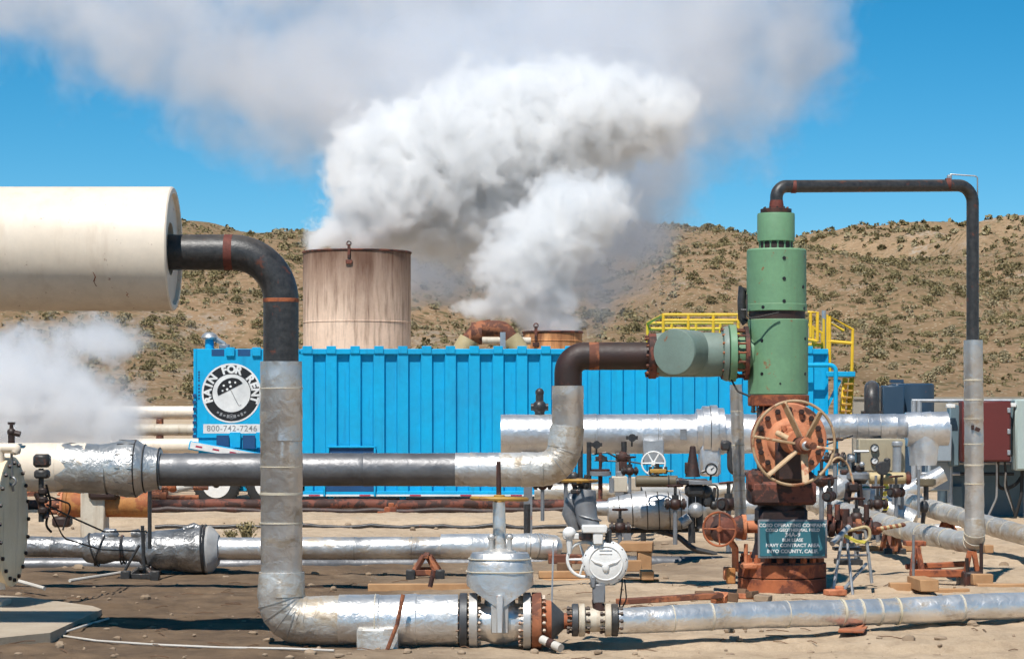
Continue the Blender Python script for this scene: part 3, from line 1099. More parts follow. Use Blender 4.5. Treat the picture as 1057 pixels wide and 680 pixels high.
Q = [(C(857, 385, .1), C(857, 326, .1)), (C(843, 385, .6), C(843, 335, .6))]
rail('guard_rail', L, Q, .034, 'yellow guard rail stepping down over the platform right of the green column', C(860, 386, .5))
m = MB('yellow_old', 'yellow_paint')
for dx in (0, 9):
    m.use(1).beam(C(874 + dx * .9, 390, .2 + dx * .02), C(866 + dx * .9, 452, -.1), .10, .05)
for j in range(8):
    m.use(0).box(C(876.5 - j * .95, 396 + j * 7, .15 - j * .03), (m_(10, YC), .18, .04), None, .006)
m.use(0)
o = solo('ladder', m, 'yellow steel ladder leaning down from the blue platform behind the big silver header', 'ladder', C(872, 452))
m = MB('galv'); m.cyl(C(858.5, 402, 1.2), C(858.5, 318, 1.2), .045, seg=10);
solo('vent_pole', m, 'slim pale pole rising behind the yellow rail', 'pole', C(858, 402, 1.2))

# ------------------------------------------------------------------ steam stacks
stack_mat('stack_tan', (.84, .63, .48), (.74, .53, .39), .45, (.10, .036, .015), 1.3, 1.9, .92)
stack_mat('stack_rust', (.70, .26, .07), (.74, .42, .2), .6, (.14, .035, .012), 2.9, .4, .7)
def stack(pxa, pxb, top, Y, mat, label, lugs, seams):
    R0 = m_((pxb - pxa) / 2, Y); c = P((pxa + pxb) / 2, top, Y)
    root = thing('steam_stack', label, 'steam stack', (c.x, c.y, 0))
    m = MB(mat, 'rust_dark')
    H = c.z
    prof = [(0, R0)]
    for s_ in seams:
        z = P(0, s_, Y).z
        prof += [(z - .015, R0), (z - .008, R0 + .012), (z + .008, R0 + .012), (z + .015, R0)]
    prof += [(H, R0), (H, R0 - .05), (H - 2.0, R0 - .05), (H - 2.0, .02)]
    # profile starts at ground; object space z measured from the rim for the stain
    mm = MB(mat)
    mm.lathe((c.x, c.y, 0), (0, 0, 1), prof, 56, True, False)
    me_off = V((c.x, c.y, H - 3.2))
    o = mm.build('shell', me_off); o.parent = root; o.location = (0, 0, H - 3.2)
    r = MB('rust_dark'); r.torus((c.x, c.y, H), (0, 0, 1), R0, .03, 56, 6)
    part(root, 'rim', r)
    for lx in lugs:
        a = math.asin((lx - (pxa + pxb) / 2) / ((pxb - pxa) / 2))
        q = V((c.x + math.sin(a) * R0, c.y - math.cos(a) * R0, H))
        l = MB('rust_dark')
        l.box(q + V((0, -.03, -.05)), (.07, .05, .35), None, .01)
        l.torus(q + V((0, -.04, .14)), (0, 1, 0), .05, .016, 16, 6)
        l.box(q + V((0, -.03, -.3)), (.16, .05, .10), None, .01)
        part(root, 'lifting_lug', l)
    return root
stack(313, 424, 261, 60.0, 'stack_tan', 'wide tan steel stack stained brown below its rim behind the blue tank', (364,), (333,))
stack(540, 601, 343, 57.0, 'stack_rust', 'low rusty orange stack with steam behind the blue tank', (553,), (352,))
# arched pipe between the stacks
root = thing('arched_pipe', 'rust brown arched pipe with pale wrapped ends behind the blue tank roof', 'pipe', P(507, 372, 54))
p_ = fillet([P(462, 392, 54), P(488, 346, 54), P(500, 341, 54), P(520, 341, 54), P(555, 392, 54)], .25, 5)
m = MB('rust_brown'); m.tube(fillet([P(482, 354, 54), P(494, 339, 54), P(520, 339, 54), P(531, 356, 54)], .25, 5), .18, 16); part(root, 'arch', m)
m = MB('rust_brown'); m.cyl(P(493, 344, 54) + V((-.14, 0, 0)), P(493, 344, 54) + V((.1, 0, .0)), .25, seg=16); m.cyl(P(504, 336, 54), P(504, 330, 54), .05, seg=8); part(root, 'flange', m)
for a, b, sd_ in ((P(485, 350, 54), P(462, 392, 54), 3), (P(526, 349, 54), P(556, 392, 54), 4)):
    m = MB('sand_yellow'); m.tube([a.lerp(b, t / 8) for t in range(9)], .24, 16, dent=.04); part(root, 'wrap', m)
m = MB('galv'); m.box(P(519, 351, 53.6), (.12, .05, .35)); part(root, 'tag_plate', m)
m = MB('cream_worn'); m.cyl(P(483, 351.5, 56), P(548, 352, 56), .09, seg=14)
solo('cream_pipe', m, 'pale pipe lying level behind the blue tank roof between the stacks', 'pipe', P(450, 352, 56))

# ------------------------------------------------------------------ far pipe runs left of the tank
for py, r, lab, Y in ((425.5, 6.5, 'upper cream pipeline running behind the left steam cloud', 53.5),
                      (443.5, 6.0, 'middle cream pipeline running behind the left steam cloud', 52.6),
                      (460, 7.5, 'lower cream pipeline passing under the blue tank bumper', 51.5)):
    root = thing('pipeline', lab, 'pipeline', P(150, 480, Y), 'cream pipelines in the background')
    m = MB('cream_worn' if py == 443.5 else 'cream_paint'); R0 = m_(r, Y)
    for k in range(8):
        a, b = P(-80 + k * 60, py, Y), P(-80 + (k + 1) * 60, py, Y)
        m.lathe(a, b - a, [(0, R0), ((b - a).length - .03, R0), ((b - a).length - .025, R0 + .012), ((b - a).length, R0 + .012)], 20)
    part(root, 'run', m)
    for px in (30, 165, 300):
        m = MB('rust_brown'); q = P(px, py, Y)
        m.box((q.x, q.y, (q.z - R0) / 2), (.12, .3, q.z - R0)); m.box((q.x, q.y, .06), (.3, .5, .12)); part(root, 'support', m)
# long dark pipes lying on the dirt before the tank
for (py, r, Y, mat, lab, xa, xb) in ((519, 5.2, 44.5, 'rust_dark', 'long rust dark pipe on sleepers in front of the blue tank', -60, 760),
                                     (548.5, 2.2, 37.6, 'black_steel', 'thin black hose line lying along the dirt bank', 160, 585),
                                     (530, 3.0, 43.2, 'black_brown', 'thin dark pipe on the dirt just before the long rusty pipe', 150, 600)):
    m = MB(mat); R0 = m_(r, Y)
    pts = []
    for k in range(41):
        px = xa + (xb - xa) * k / 40
        q = P(px, py, Y)
        if R0 < .1: q.z = max(gz(q.x, q.y) + R0 * .8, q.z - .02) + .01 * math.sin(k)
        pts.append(q)
    m.tube(pts, R0, 14)
    if R0 >= .1:
        for k in range(4, 40, 6): m.torus(pts[k], (1, 0, 0), R0, .015, 18, 6)
        for k in range(3, 41, 9):
            m.box((pts[k].x, pts[k].y, gz(pts[k].x, pts[k].y) + .02), (.16, .5, pts[k].z * 1.2))
    solo('ground_pipe', m, lab, 'pipe', P((xa + xb) / 2, py, Y))
m = MB('rust_red'); q = P(403, 527, 42)
m.box(q, (m_(12, 42), .25, m_(8, 42)), None, .01); m.box(q + V((.02, 0, .1)), (.1, .2, .08), None, .01); m.box(q + V((-.16, 0, -.04)), (.12, .2, .06)); m.cyl(q + V((.1, -.1, .08)), q + V((.1, .1, .08)), .03, seg=8)
solo('pipe_clamp', m, 'small rusty clamp block on the dirt in front of the blue tank', 'clamp', q)
# small red valve left of the tank wheel
root = thing('drain_valve', 'small red valve on a thin pipe beside the tank wheel', 'valve', P(183, 512, 46))
m = MB('rust_brown'); m.cyl(P(130, 503, 46), P(215, 503, 46), .05, seg=10); part(root, 'pipe', m)
m = MB('rust_brown'); m.cyl(P(100, 513, 45.5), P(205, 513, 45.5), .045, seg=10); part(root, 'pipe', m)
m = MB('rust_red'); m.sph(P(178, 502, 46), .11, seg=12, rings=8); part(root, 'valve_body', m)
m = MB('rust_red'); m.cyl(P(165, 513, 45.5), P(172, 513, 45.5), .09, seg=12); part(root, 'coupling', m)
m = MB('hose_white'); m.cyl(P(183, 504, 45.8), P(198, 501, 45.8), .08, seg=12); part(root, 'hose_coupling', m)

# ------------------------------------------------------------------ right background
m = MB('concrete_grey')
m.box(((P(880, 0, 70).x + 18), 70, 1.0), (36, .3, 2.35)); m.box(((P(880, 0, 70).x + 18), 70, 2.19), (36, .4, .06))
solo('boundary_wall', m, 'low grey wall at the foot of the hill on the right', 'wall', (18, 70, 0))
Y = 56.0
root = thing('dark_tank', 'dark blue round steel tank standing behind the electrical rack', 'tank', (P(941, 0, Y).x, Y, 0))
c = P(941, 397, Y); R0 = m_(23, Y)
m = MB('navy'); m.lathe((c.x, Y, 0), (0, 0, 1), [(0, R0), (c.z, R0), (c.z + .03, R0 - .05)], 40); m.box((c.x - .35, Y, c.z + .08), (.3, .2, .08)); part(root, 'shell', m)
m = MB('navy'); m.box(P(921, 418, Y - .6), (.5, .4, .9), None, .03); part(root, 'side_box', m)
m = MB('galv'); m.cyl(P(926, 396, Y - .75), P(926, 455, Y - .75), .025, seg=8); m.box(P(926, 403, Y - .77), (.12, .05, .16)); m.box(P(926, 420, Y - .77), (.12, .05, .10)); part(root, 'level_gauge', m)
root = thing('black_bend', 'fat black pipe bend standing left of the dark blue tank', 'pipe bend', (P(900, 0, 54).x, 54, 0))
m = MB('black_steel'); m.tube(fillet([P(900, 455, 54), P(900, 402, 54), P(900, 400, 55.5), P(900, 440, 55.5)], .3, 8), m_(8, 54), 18); part(root, 'bend', m)
m = MB('black_steel'); m.cyl(P(900, 424, 54), P(900, 429, 54), m_(11.5, 54), seg=20); part(root, 'flange', m)
# ------------------------------------------------------------------ foreground: cream vessel and looping steam line
YF = 19.3
def G(px, py, dy=0.0):
    q = P(px, py, YF); q.y += dy; return q
R0 = m_(64, YF); vc = G(180, 257)
root = thing('pressure_vessel', 'large horizontal cream vessel with flat round end at upper left', 'vessel', (vc.x - 2.5, YF, 0))
m = MB('cream_paint', 'rust_band')
prof = [(0, R0), (1.69, R0), (1.695, R0 + .003), (1.715, R0 + .003), (1.72, R0), (3.4, R0), (3.405, R0 + .003), (3.425, R0 + .003), (3.43, R0), (5.10, R0), (5.105, R0 + .002), (5.15, R0 + .002)]
L = 5.6
prof = [(t + .45, r) for t, r in prof[:-2]] + [(L - .012, R0), (L, R0 - .012), (L, R0 - .05), (L - .03, R0 - .055), (L - .03, .21), (L - .3, .205)]
prof = [(0, .0), (.0, R0 * .5), (.12, R0 * .9), (.3, R0)] + prof
m.lathe((vc.x - L, YF, vc.z), (1, 0, 0), prof, 72, False, True)
part(root, 'shell', m)
m = MB('rust_red')
for px, py, hgt, w_ in ((107, 291, 14, .012), (122, 291, 2.5, .012), (138, 306, 5, .01), (9, 246, 2, .016), (0, 246, 2, .02)):
    zc = (vc.z - m_(py - 257, YF))
    zz = zc - vc.z
    yy = -math.sqrt(R0 ** 2 - zz ** 2)
    q = V((G(px, 0).x, YF + yy - .0015, zc))
    tan = V((0, -zz, yy)) .normalized()
    hh = m_(hgt, YF)
    for s_ in range(3):
        u0, u1 = -.5 + s_ / 3, -.5 + (s_ + 1) / 3
        def onv(u):
            z_ = zz + u * hh * 1.0
            return V((q.x + .008 * math.sin(u * 9), YF - math.sqrt(R0 ** 2 - z_ ** 2) - .002, vc.z + z_))
        b = len(m.v); ws = w_ * (1.0 if s_ == 1 else .6) * .5
        m.v += [onv(u0) - V((ws, 0, 0)), onv(u0) + V((ws, 0, 0)), onv(u1) + V((ws * .7, 0, 0)), onv(u1) - V((ws * .7, 0, 0))]
        m.face(b, b + 1, b + 2, b + 3)
part(root, 'rust_streak', m)
for dx in (-3.2, -5.0):
    m = MB('cream_worn'); xx = vc.x + dx
    m.box((xx, YF, (vc.z - R0 * .8) / 2), (.2, .6, vc.z - R0 * .8), None, .01)
    m.box((xx, YF, .04), (.5, 1.1, .08), None, .01)
    if xx < -4.3: part(root, 'saddle', m)

loop = thing('steam_line', 'tall U shaped steam line, black bend above and silver jacket below', 'pipe', G(291, 640))
rb_ = m_(18.3, YF)
m = MB('black_steel', 'rust_band')
pth = fillet([G(150, 260.5), G(290, 260.5), G(290, 380)], m_(50, YF), 14)
m.tube(pth, rb_, 32)
bend = part(loop, 'bend', m)
m = MB('rust_band')
q = G(236, 260.5); m.lathe(q - V((m_(4, YF), 0, 0)), (1, 0, 0), [(0, rb_ + .0015), (m_(8.5, YF), rb_ + .0015)], 32, False, False)
part(loop, 'weld_band', m, bend)
m = MB('rust_red')
q = G(290, 312); m.lathe(q, (0, 0, 1), [(0, rb_ + .0015), (m_(2.4, YF), rb_ + .003), (m_(4, YF), rb_ + .0015)], 32, False, False)
part(loop, 'weld_band', m, bend)
m = MB('jacket', 'tape')
jacket(m, [G(290.5, 373), G(290.5, 598)], 0, m_(21.5, YF), .26, 1, 44, .009, seed=1)
m.use(0).lathe(G(290.5, 373), (0, 0, -1), [(0, rb_), (0, m_(21.5, YF))], 36, False, False)
part(loop, 'riser_jacket', m)
m = MB('jacket_dusty', 'strap_steel')
jacket(m, [G(290.5, 590), G(290.5, 640), G(352, 640)], m_(50, YF), m_(23.5, YF), .3, 1, 36, .012, 5, m_(26, YF), seed=2, bandw=.008)
part(loop, 'elbow_jacket', m)
m = MB('jacket_bright', 'tape')
jacket(m, [G(350, 639.5), G(473, 639.5)], 0, m_(26.3, YF), .30, 1, 44, .010, seed=3)
m.use(0).lathe(G(473, 639.5), (1, 0, 0), [(0, m_(26.3, YF)), (0, m_(12, YF))], 36, False, False)
part(loop, 'run_jacket', m)
m = MB('jacket_dusty')
m.box(G(391, 662, -.10), (m_(42, YF), .27, m_(31, YF)), None, .01)
m.prism([G(398, 646, -.243), G(412, 646, -.243), G(412, 677, -.243), G(393, 677, -.243)], (0, -.012, 0))
m.box(G(391, 677, -.1), (m_(50, YF), .34, m_(4, YF)), None, .004)
part(loop, 'cradle', m)
m = MB('rust_brown'); m.tube([G(418, 610, -.32), G(412, 640, -.33), G(398, 676, -.30)], .016, 8)
solo('tie_rod', m, 'thin rusty rod leaning against the silver pipe beside its cradle', 'rod', G(400, 676, -.3))
m = MB('rust_dark'); m.tube([G(444, 596, .9), G(440, 614, .9)], .02, 8)
solo('stake', m, 'short rusty stake standing behind the silver bottom pipe', 'stake', G(441, 614, .9))

# big insulated gate valve in the foreground
gv = thing('gate_valve', 'foreground gate valve under a silver hood with thin yellow handwheel', 'valve', G(516, 664))
cy = 640.5
for px, s_ in ((484, 1), (556, -1)):
    c = G(px, cy); Rf = m_(29, YF) if px < 500 else m_(29.5, YF)
    if s_ == 1:
        m = MB('grey_flange').lathe(G(474, cy), (1, 0, 0), [(0, Rf - .02), (.01, Rf), (m_(8, YF), Rf), (m_(8.5, YF), Rf - .01)], 44)
        part(gv, 'flange', m)
        m = MB('silver_flange').lathe(G(484.5, cy), (1, 0, 0), [(0, Rf), (m_(8, YF), Rf), (m_(8.5, YF), Rf - .01)], 44)
        part(gv, 'flange', m)
        m = MB('bolt_pale').bolts(G(483.5, cy), (1, 0, 0), Rf - .035, 20, .016, m_(26, YF)); part(gv, 'bolt_ring', m)
    else:
        m = MB('silver_flange').lathe(G(540, cy), (1, 0, 0), [(0, Rf), (m_(7.5, YF), Rf), (m_(8, YF), Rf - .01)], 44)
        part(gv, 'flange', m)
        m = MB('rust_brown').lathe(G(549, cy), (1, 0, 0), [(0, Rf), (m_(9.5, YF), Rf), (m_(10, YF), Rf - .01)], 44)
        part(gv, 'flange', m, label='rust brown flange')
        m = MB('bolt_pale').bolts(G(549, cy), (1, 0, 0), Rf - .035, 20, .016, m_(28, YF)); part(gv, 'bolt_ring', m)
m = MB('jacket_bright', 'silver_flange')
rb2 = m_(19, YF)
m.use(0).lathe(G(493, cy + 1), (1, 0, 0), [(0, rb2), (m_(8, YF), rb2 * 1.03), (m_(17, YF), rb2 * 1.22), (m_(30, YF), rb2 * 1.22), (m_(39, YF), rb2 * 1.03), (m_(47, YF), rb2)], 40)
m.use(0).lathe(G(516, 640), (0, 0, 1), [(0, m_(20, YF)), (m_(24, YF), m_(15, YF)), (m_(34, YF), m_(15, YF))], 28)
part(gv, 'body', m)
m = MB('silver_flange')
m.beam(G(516, 612, -.20), G(516, 651, -.235), .05, m_(18, YF), 0, .008)
m.box(G(516, 632, -.19), (m_(18, YF), .06, m_(38, YF)), None, .008)
part(gv, 'body_rib', m)
# hood: wrapped bonnet, wide at the shoulders, folded to a point in front
m = MB('jacket', 'tape')
rows = [(570, 29, .19, 0), (574, 31, .21, 0), (583, 33, .225, 0), (594, 34.5, .235, 0), (602, 34.5, .235, 0), (603, 34.2, .235, 23.5)]
prev = None
seg = 40
for py, hw, dp, drop in rows:
    b = len(m.v)
    for k in range(seg):
        t = 2 * math.pi * k / seg
        cx_, sy_ = math.cos(t), math.sin(t)
        hx = m_(hw, YF) * math.copysign(abs(cx_) ** .75, cx_)
        hy = dp * math.copysign(abs(sy_) ** .8, sy_)
        zz = G(0, py).z
        if drop:
            zz -= m_(drop, YF) * (1 - abs(cx_) ** .75)
        q = V((G(516, 0).x + hx, YF + hy, zz))
        q += V((1, 0, 0)) * .006 * noise.noise(q * 6) + V((0, 1, 0)) * .012 * noise.noise(q * 8 + V((3, 3, 3)))
        m.v.append(q)
    if prev is not None: m.bridge(prev, b, seg)
    else: m.face(*[b + k for k in range(seg)])
    prev = b
m.face(*[prev + k for k in range(seg)])
hood = part(gv, 'hood', m)
m = MB('tape')
for py, hw, dp in ((576, 31.6, .217), (589, 34.2, .233)):
    pts = []
    for k in range(seg):
        t = 2 * math.pi * k / seg
        cx_, sy_ = math.cos(t), math.sin(t)
        pts.append(V((G(516, 0).x + (m_(hw, YF) + .004) * math.copysign(abs(cx_) ** .75, cx_), YF + (dp + .006) * math.copysign(abs(sy_) ** .8, sy_), G(0, py).z)))
    m.tube(pts, .0055, 6, closed=True)
part(gv, 'band', m, hood)
m = MB('jacket_bright', 'rust_dark', 'silver_flange')
m.use(0).cyl(G(516, 572), G(515, 518), .055, .05, 18)
m.use(2).lathe(G(516, 572), (0, 0, 1), [(0, .14), (.03, .13), (.05, .07)], 22)
for dx in (-9, 10):
    m.use(2).cyl(G(516 + dx, 572, -.05), G(516 + dx, 556, -.05), .022, seg=10); m.sph(G(516 + dx, 554, -.05), .03, seg=8, rings=6)
m.use(1).cyl(G(515, 518), G(514.5, 476), .022, .018, 10)
part(gv, 'stem', m)
m = MB('yellow_old'); m.handwheel(G(515.5, 514.5), (0.02, .03, 1), m_(28.5, YF), .016, 5, .045)
part(gv, 'handwheel', m)

# reducer, spool and actuated valve
rd = thing('reducer', 'rust brown cone reducer narrowing between two bolted flanges', 'pipe reducer', G(575, 664))
m = MB('rust_red', 'grey_flange')
m.use(0).lathe(G(559, cy), (1, 0, 0), [(0, m_(22.5, YF)), (m_(10, YF), m_(21, YF))], 36, True, False)
m.use(1).lathe(G(569, cy), (1, 0, 0), [(0, m_(21, YF)), (m_(13, YF), m_(8.5, YF))], 36, False, False)
m.use(0).lathe(G(582, cy), (1, 0, 0), [(0, m_(8.5, YF)), (m_(11, YF), m_(8, YF))], 28, False, True)
part(rd, 'cone', m)
flanges(rd, G(597, cy - 1), (1, 0, 0), m_(17, YF), m_(6.5, YF), 10, 'grey_flange', 'cream_worn', 'bolt_steel', br=.017)
sp = thing('actuated_valve', 'cream valve spool carrying a round white actuator with side handwheel', 'valve', G(616, 664))
m = MB('cream_worn'); m.lathe(G(602, cy - 1), (1, 0, 0), [(0, m_(11, YF)), (m_(10, YF), m_(12.5, YF)), (m_(27, YF), m_(11, YF))], 30); part(sp, 'spool', m)
flanges(sp, G(631, cy - 1), (1, 0, 0), m_(17, YF), m_(6.5, YF), 10, 'cream_worn', 'black_steel', 'bolt_steel', br=.017)
m = MB('steel_grey', 'rust_dark')
m.use(0).box(G(618, 612), (m_(13, YF), .10, m_(20, YF)), None, .01)
m.use(0).box(G(612, 600), (m_(5, YF), .12, m_(12, YF)), None, .01)
m.use(1).tube([G(617, 618), G(618, 626), G(622, 634), G(626, 642)], [.05, .05, .055, .05], 14)
part(sp, 'yoke', m)
ac = G(625, 580.5)
m = MB('white_paint')
Ra = m_(23.5, YF)
m.lathe(ac + V((0, .16, 0)), (0, -1, 0), [(0, Ra * .6), (.02, Ra * .95), (.12, Ra * .95), (.125, Ra), (.15, Ra), (.152, Ra * .985), (.156, Ra * .97), (.178, Ra * .97), (.182, Ra * .95), (.20, Ra * .80), (.205, Ra * .3)], 56)
# raised ridge on the cover
for s_ in (-1, 1):
    m.tube([ac + V((0, -.045, -.02)), ac + V((s_ * .05, -.047, .0)), ac + V((s_ * .085, -.045, .008)), ac + V((s_ * .115, -.04, .03))], [.014, .012, .010, .006], 8)
for zz in (.075, .105):
    m.box(ac + V((0, -.046, zz)), (.10, .006, .008), None, .002)
m.sph(ac + V((0, -.05, -.035)), .03, (1, .5, 1.2), 12, 8)
m.torus(ac + V((.0, -.043, -.0)), (0, 1, 0), Ra * .74, .006, 40, 6)
act = part(sp, 'actuator', m)
m = MB('bolt_steel'); m.bolts(ac + V((0, .018, 0)), (0, 1, 0), Ra * .92, 12, .009, .07, .3, False); m.bolts(ac + V((0, -.02, 0)), (0, -1, 0), Ra * .92, 12, .008, .012, .3, True)
part(sp, 'bolt_ring', m, act)
m = MB('white_paint'); m.handwheel(G(604, 578, .10), (-.1, -1, 0), m_(18, YF), .013, 5, .03, spoke=.01); m.cyl(G(605, 578, .1), G(620, 579, .14), .04, seg=12)
part(sp, 'handwheel', m)
m = MB('white_paint', 'black_steel')
m.use(0).box(G(613.5, 545.5), (m_(26, YF), .16, m_(8, YF)), None, .008)
m.use(0).box(G(617, 555), (m_(10, YF), .14, m_(12, YF)), None, .006)
m.use(1).box(G(604, 553, .02), (.10, .12, .06), None, .01).cyl(G(598, 552), G(611, 552), .028, seg=10)
m.use(1).box(G(628, 555, .02), (.05, .1, .14), None, .01)
part(sp, 'position_switch', m)
m = MB('white_paint'); m.sph(G(588, 551, .1), .055, (1, 1, 1), 14, 9); m.cyl(G(588, 556, .1), G(588, 572, .1), .03, .015, 12); m.box(G(592, 554, .1), (.16, .06, .05), None, .01)
part(sp, 'air_filter', m)
m = MB('rubber')
m.tube(fillet([G(628, 555), G(636, 570, .1), G(644, 600, .2), G(640, 632, .2)], .2, 5), .007, 6)
m.tube(fillet([G(646, 600, .2), G(648, 620, .2), G(641, 634, .2), G(641, 640, .1)], .1, 5), .006, 6)
part(sp, 'cable', m)
m = MB('galv'); m.cyl(G(568, 668, -.1), G(571.5, 560, .1), .008, seg=6)
solo('marker_rod', m, 'thin pale rod standing before the rusty cone reducer', 'rod', G(568, 668))
m = MB('hose_white', 'rust_dark'); m.cyl(G(559, 657, -.2), G(578, 664, -.35), .035, seg=12); m.use(1).cyl(G(566, 659.6, -.25), G(571, 661.4, -.3), .038, seg=12)
solo('pipe_stub', m, 'short dusty pipe stub lying in the dirt under the cone reducer', 'pipe', G(570, 664, -.3))

# long silver pipe leaving to the right
lp = thing('long_pipe', 'long silver jacketed pipe running along the ground to the right edge', 'pipe', G(800, 640))
m = MB('jacket_bright', 'tape', 'jacket_dusty')
pts = [G(636, 641, 0), G(760, 637, .2), P(900, 631.5, 19.9), P(1110, 622, 20.4)]
jacket(m, pts, 8, m_(13.4, 19.7), .62, 1, 32, .014, 3, m_(14.2, 19.9), seed=8, bandw=.013)
m.use(2).lathe(G(636, 641), (1, 0, 0), [(0, m_(8, YF)), (0, m_(13.2, YF)), (.01, m_(13.4, YF))], 30, False, False)
part(lp, 'jacket', m)
for px, py in ((752, 637), (968, 628)):
    m = MB('strap_steel'); q = P(px, py, 19.75 if px < 800 else 20.1)
    m.lathe(q, (1, 0, -.02 if px < 800 else .02), [(0, m_(14, 19.9)), (.004, m_(15.2, 19.9)), (.035, m_(15.2, 19.9)), (.04, m_(14, 19.9))], 30)
    part(lp, 'strap', m)
m = MB('rust_red', 'wood'); q = P(895, 651, 19.7)
m.prism([q + V((-.25, -.1, .0)), q + V((-.05, -.15, .0)), q + V((.02, .1, .02)), q + V((-.2, .12, .02))], (0, 0, .012))
m.beam(q + V((-.1, 0, -.01)), q + V((.0, .15, .06)), .05, .02)
solo('scrap_plate', m, 'bent rusty scrap plate under the long silver pipe', 'scrap metal', q)

# scrap and planks behind the long pipe
def plank(a, b, w_, h, label, mat='wood', cat='timber', grp=None, name='timber'):
    m = MB(mat); m.beam(a, b, w_, h, 0, .006)
    return solo(name, m, label, cat, (V(a) + V(b)) / 2, grp)
q = P(690, 624, 21.6)
plank(q + V((-.45, .1, .02)), q + V((.5, .35, .06)), .12, .05, 'rusty flat bar lying in the dirt behind the long silver pipe', 'rust_brown', 'bar', name='flat_bar')
m = MB('wood_dark', 'rust_orange', 'stone'); q = P(757, 617, 22.2)
rr = random.Random(4)
for k in range(11):
    c = q + V((rr.uniform(-.3, .35), rr.uniform(-.25, .25), rr.uniform(0, .07)))
    m.use(rr.randrange(3)).box(c, (rr.uniform(.06, .2), rr.uniform(.05, .15), rr.uniform(.03, .08)), Matrix.Rotation(rr.uniform(0, 3), 3, 'Z') @ Matrix.Rotation(rr.uniform(-.4, .4), 3, 'X'), .006)
solo('rubble', m, 'small heap of rusty scrap and stones left of the wellhead base', 'rubble', q, kind='stuff')

# concrete pad and white hose at lower left
m = MB('concrete')
za = .085
def Pz(px, py, z):   # pixel -> point on plane z
    Y = (EYE - z) * FP / (py - HY); return P(px, py, Y)
pts = [Pz(-60, 664, za), Pz(52, 652.5, za), Pz(105, 628.5, za), Pz(96, 625, za), Pz(30, 616, za), Pz(-60, 610, za)]
m.prism(pts, (0, 0, -.2))
solo('concrete_pad', m, 'thick pale concrete pad at the lower left corner', 'concrete pad', (pts[1] + pts[3]) / 2, ang=30)
m = MB('hose_white')
def onG(px, py, lift):
    Y = EYE * FP / (py - HY)
    for _ in range(4):
        q = P(px, py, Y); Y = (EYE - gz(q.x, Y) - lift) * FP / (py - HY)
    return P(px, py, Y)
hp = [onG(a, b, .012) for a, b in ((112, 638), (85, 646), (58, 655), (100, 661), (160, 665), (230, 668), (295, 669), (345, 671))]
m.tube(fillet(hp, .1, 4), .010, 8)
solo('hose', m, 'thin white hose lying on the moist dirt by the concrete pad', 'hose', hp[3])
m = MB('hose_white'); m.cyl(onG(0, 612, .03) + V((0, .4, .12)), onG(46, 607, .05), .02, seg=8)
solo('rod', m, 'pale rod lying on the dirt behind the concrete pad', 'rod', onG(40, 607, .03))
m = MB('hose_white'); m.cyl(onG(72, 599, .03), onG(130, 590, .05), .018, seg=8)
solo('rod', m, 'pale rod lying on dark soil left of the black pipe stand', 'rod', onG(100, 594, .03))
# ------------------------------------------------------------------ wellhead with green column
YW = 24.6
def H_(px, py, dy=0.0):
    q = P(px, py, YW); q.y += dy; return q
def mw(n): return m_(n, YW)
wx = H_(804, 0).x
wh = thing('wellhead', 'tall green wellhead column on a dark valve block with rusty base flange', 'wellhead', (wx, YW, 0))
def zc(py): return H_(0, py).z
def col(m, px, pys_rs, seg=48, c0=True, c1=True):
    x = H_(px, 0).x
    z0 = zc(pys_rs[0][0])
    m.lathe((x, YW, z0), (0, 0, 1), [(zc(py) - z0, mw(r)) for py, r in pys_rs], seg, c0, c1)
def studs(m, px, py, R, n, L, r=.016, ph=0.0):
    m.bolts((H_(px, 0).x, YW, zc(py)), (0, 0, 1), mw(R), n, r, L, ph)
# cellar box
m = MB('concrete', 'black_brown'); m.box((H_(808, 0).x, YW, -.03), (mw(68), .66, .15), None, .01)
part(wh, 'base', m)
# double rusty base flange
m = MB('rust_red', 'rust_orange')
col(m, 807, [(609, 44), (608.5, 45.5), (595.5, 45.5), (595, 44.5)]); col(m.use(0), 807, [(594.2, 44.5), (593.8, 45.5), (580.5, 45.5), (579, 43), (578.5, 30)])
part(wh, 'base_flange', m)
m = MB('ochre_rust', 'rust_red')
x = H_(807, 0).x
for k in range(20):
    a = 2 * math.pi * (k + .5) / 20
    q = V((x + math.cos(a) * mw(40), YW + math.sin(a) * mw(40), 0))
    m.use(1).cyl(q + Z_ * zc(579), q + Z_ * zc(571), .022, seg=8); m.lathe(q + Z_ * zc(579), Z_, [(0, .036), (.045, .036)], 6)
    m.use(0).lathe(q + Z_ * zc(614), Z_, [(0, .033), (.05, .033)], 6)
part(wh, 'bolt_ring', m)
# valve body stack
m = MB('black_brown', 'rust_dark')
col(m, 807, [(579, 33), (568, 30), (548, 25), (520, 25), (519, 27)])
m.use(0).box((H_(806, 0).x, YW + .0, zc(545)), (mw(50), .5, mw(46)), None, .04)
m.use(1).box((H_(806, 0).x, YW, zc(508)), (mw(66), .62, mw(24)), None, .03)
m.use(0).box((H_(806, 0).x, YW, zc(493)), (mw(62), .56, mw(18)), None, .05)
m.use(1).box((H_(778, 0).x, YW - .15, zc(496)), (mw(17), .3, mw(22)), None, .04)
m.use(0).box((H_(806, 0).x, YW, zc(456)), (mw(46), .48, mw(80)), None, .06)
col(m.use(0), 806, [(432, 21), (415, 19.5), (412, 20)])
part(wh, 'valve_body', m)
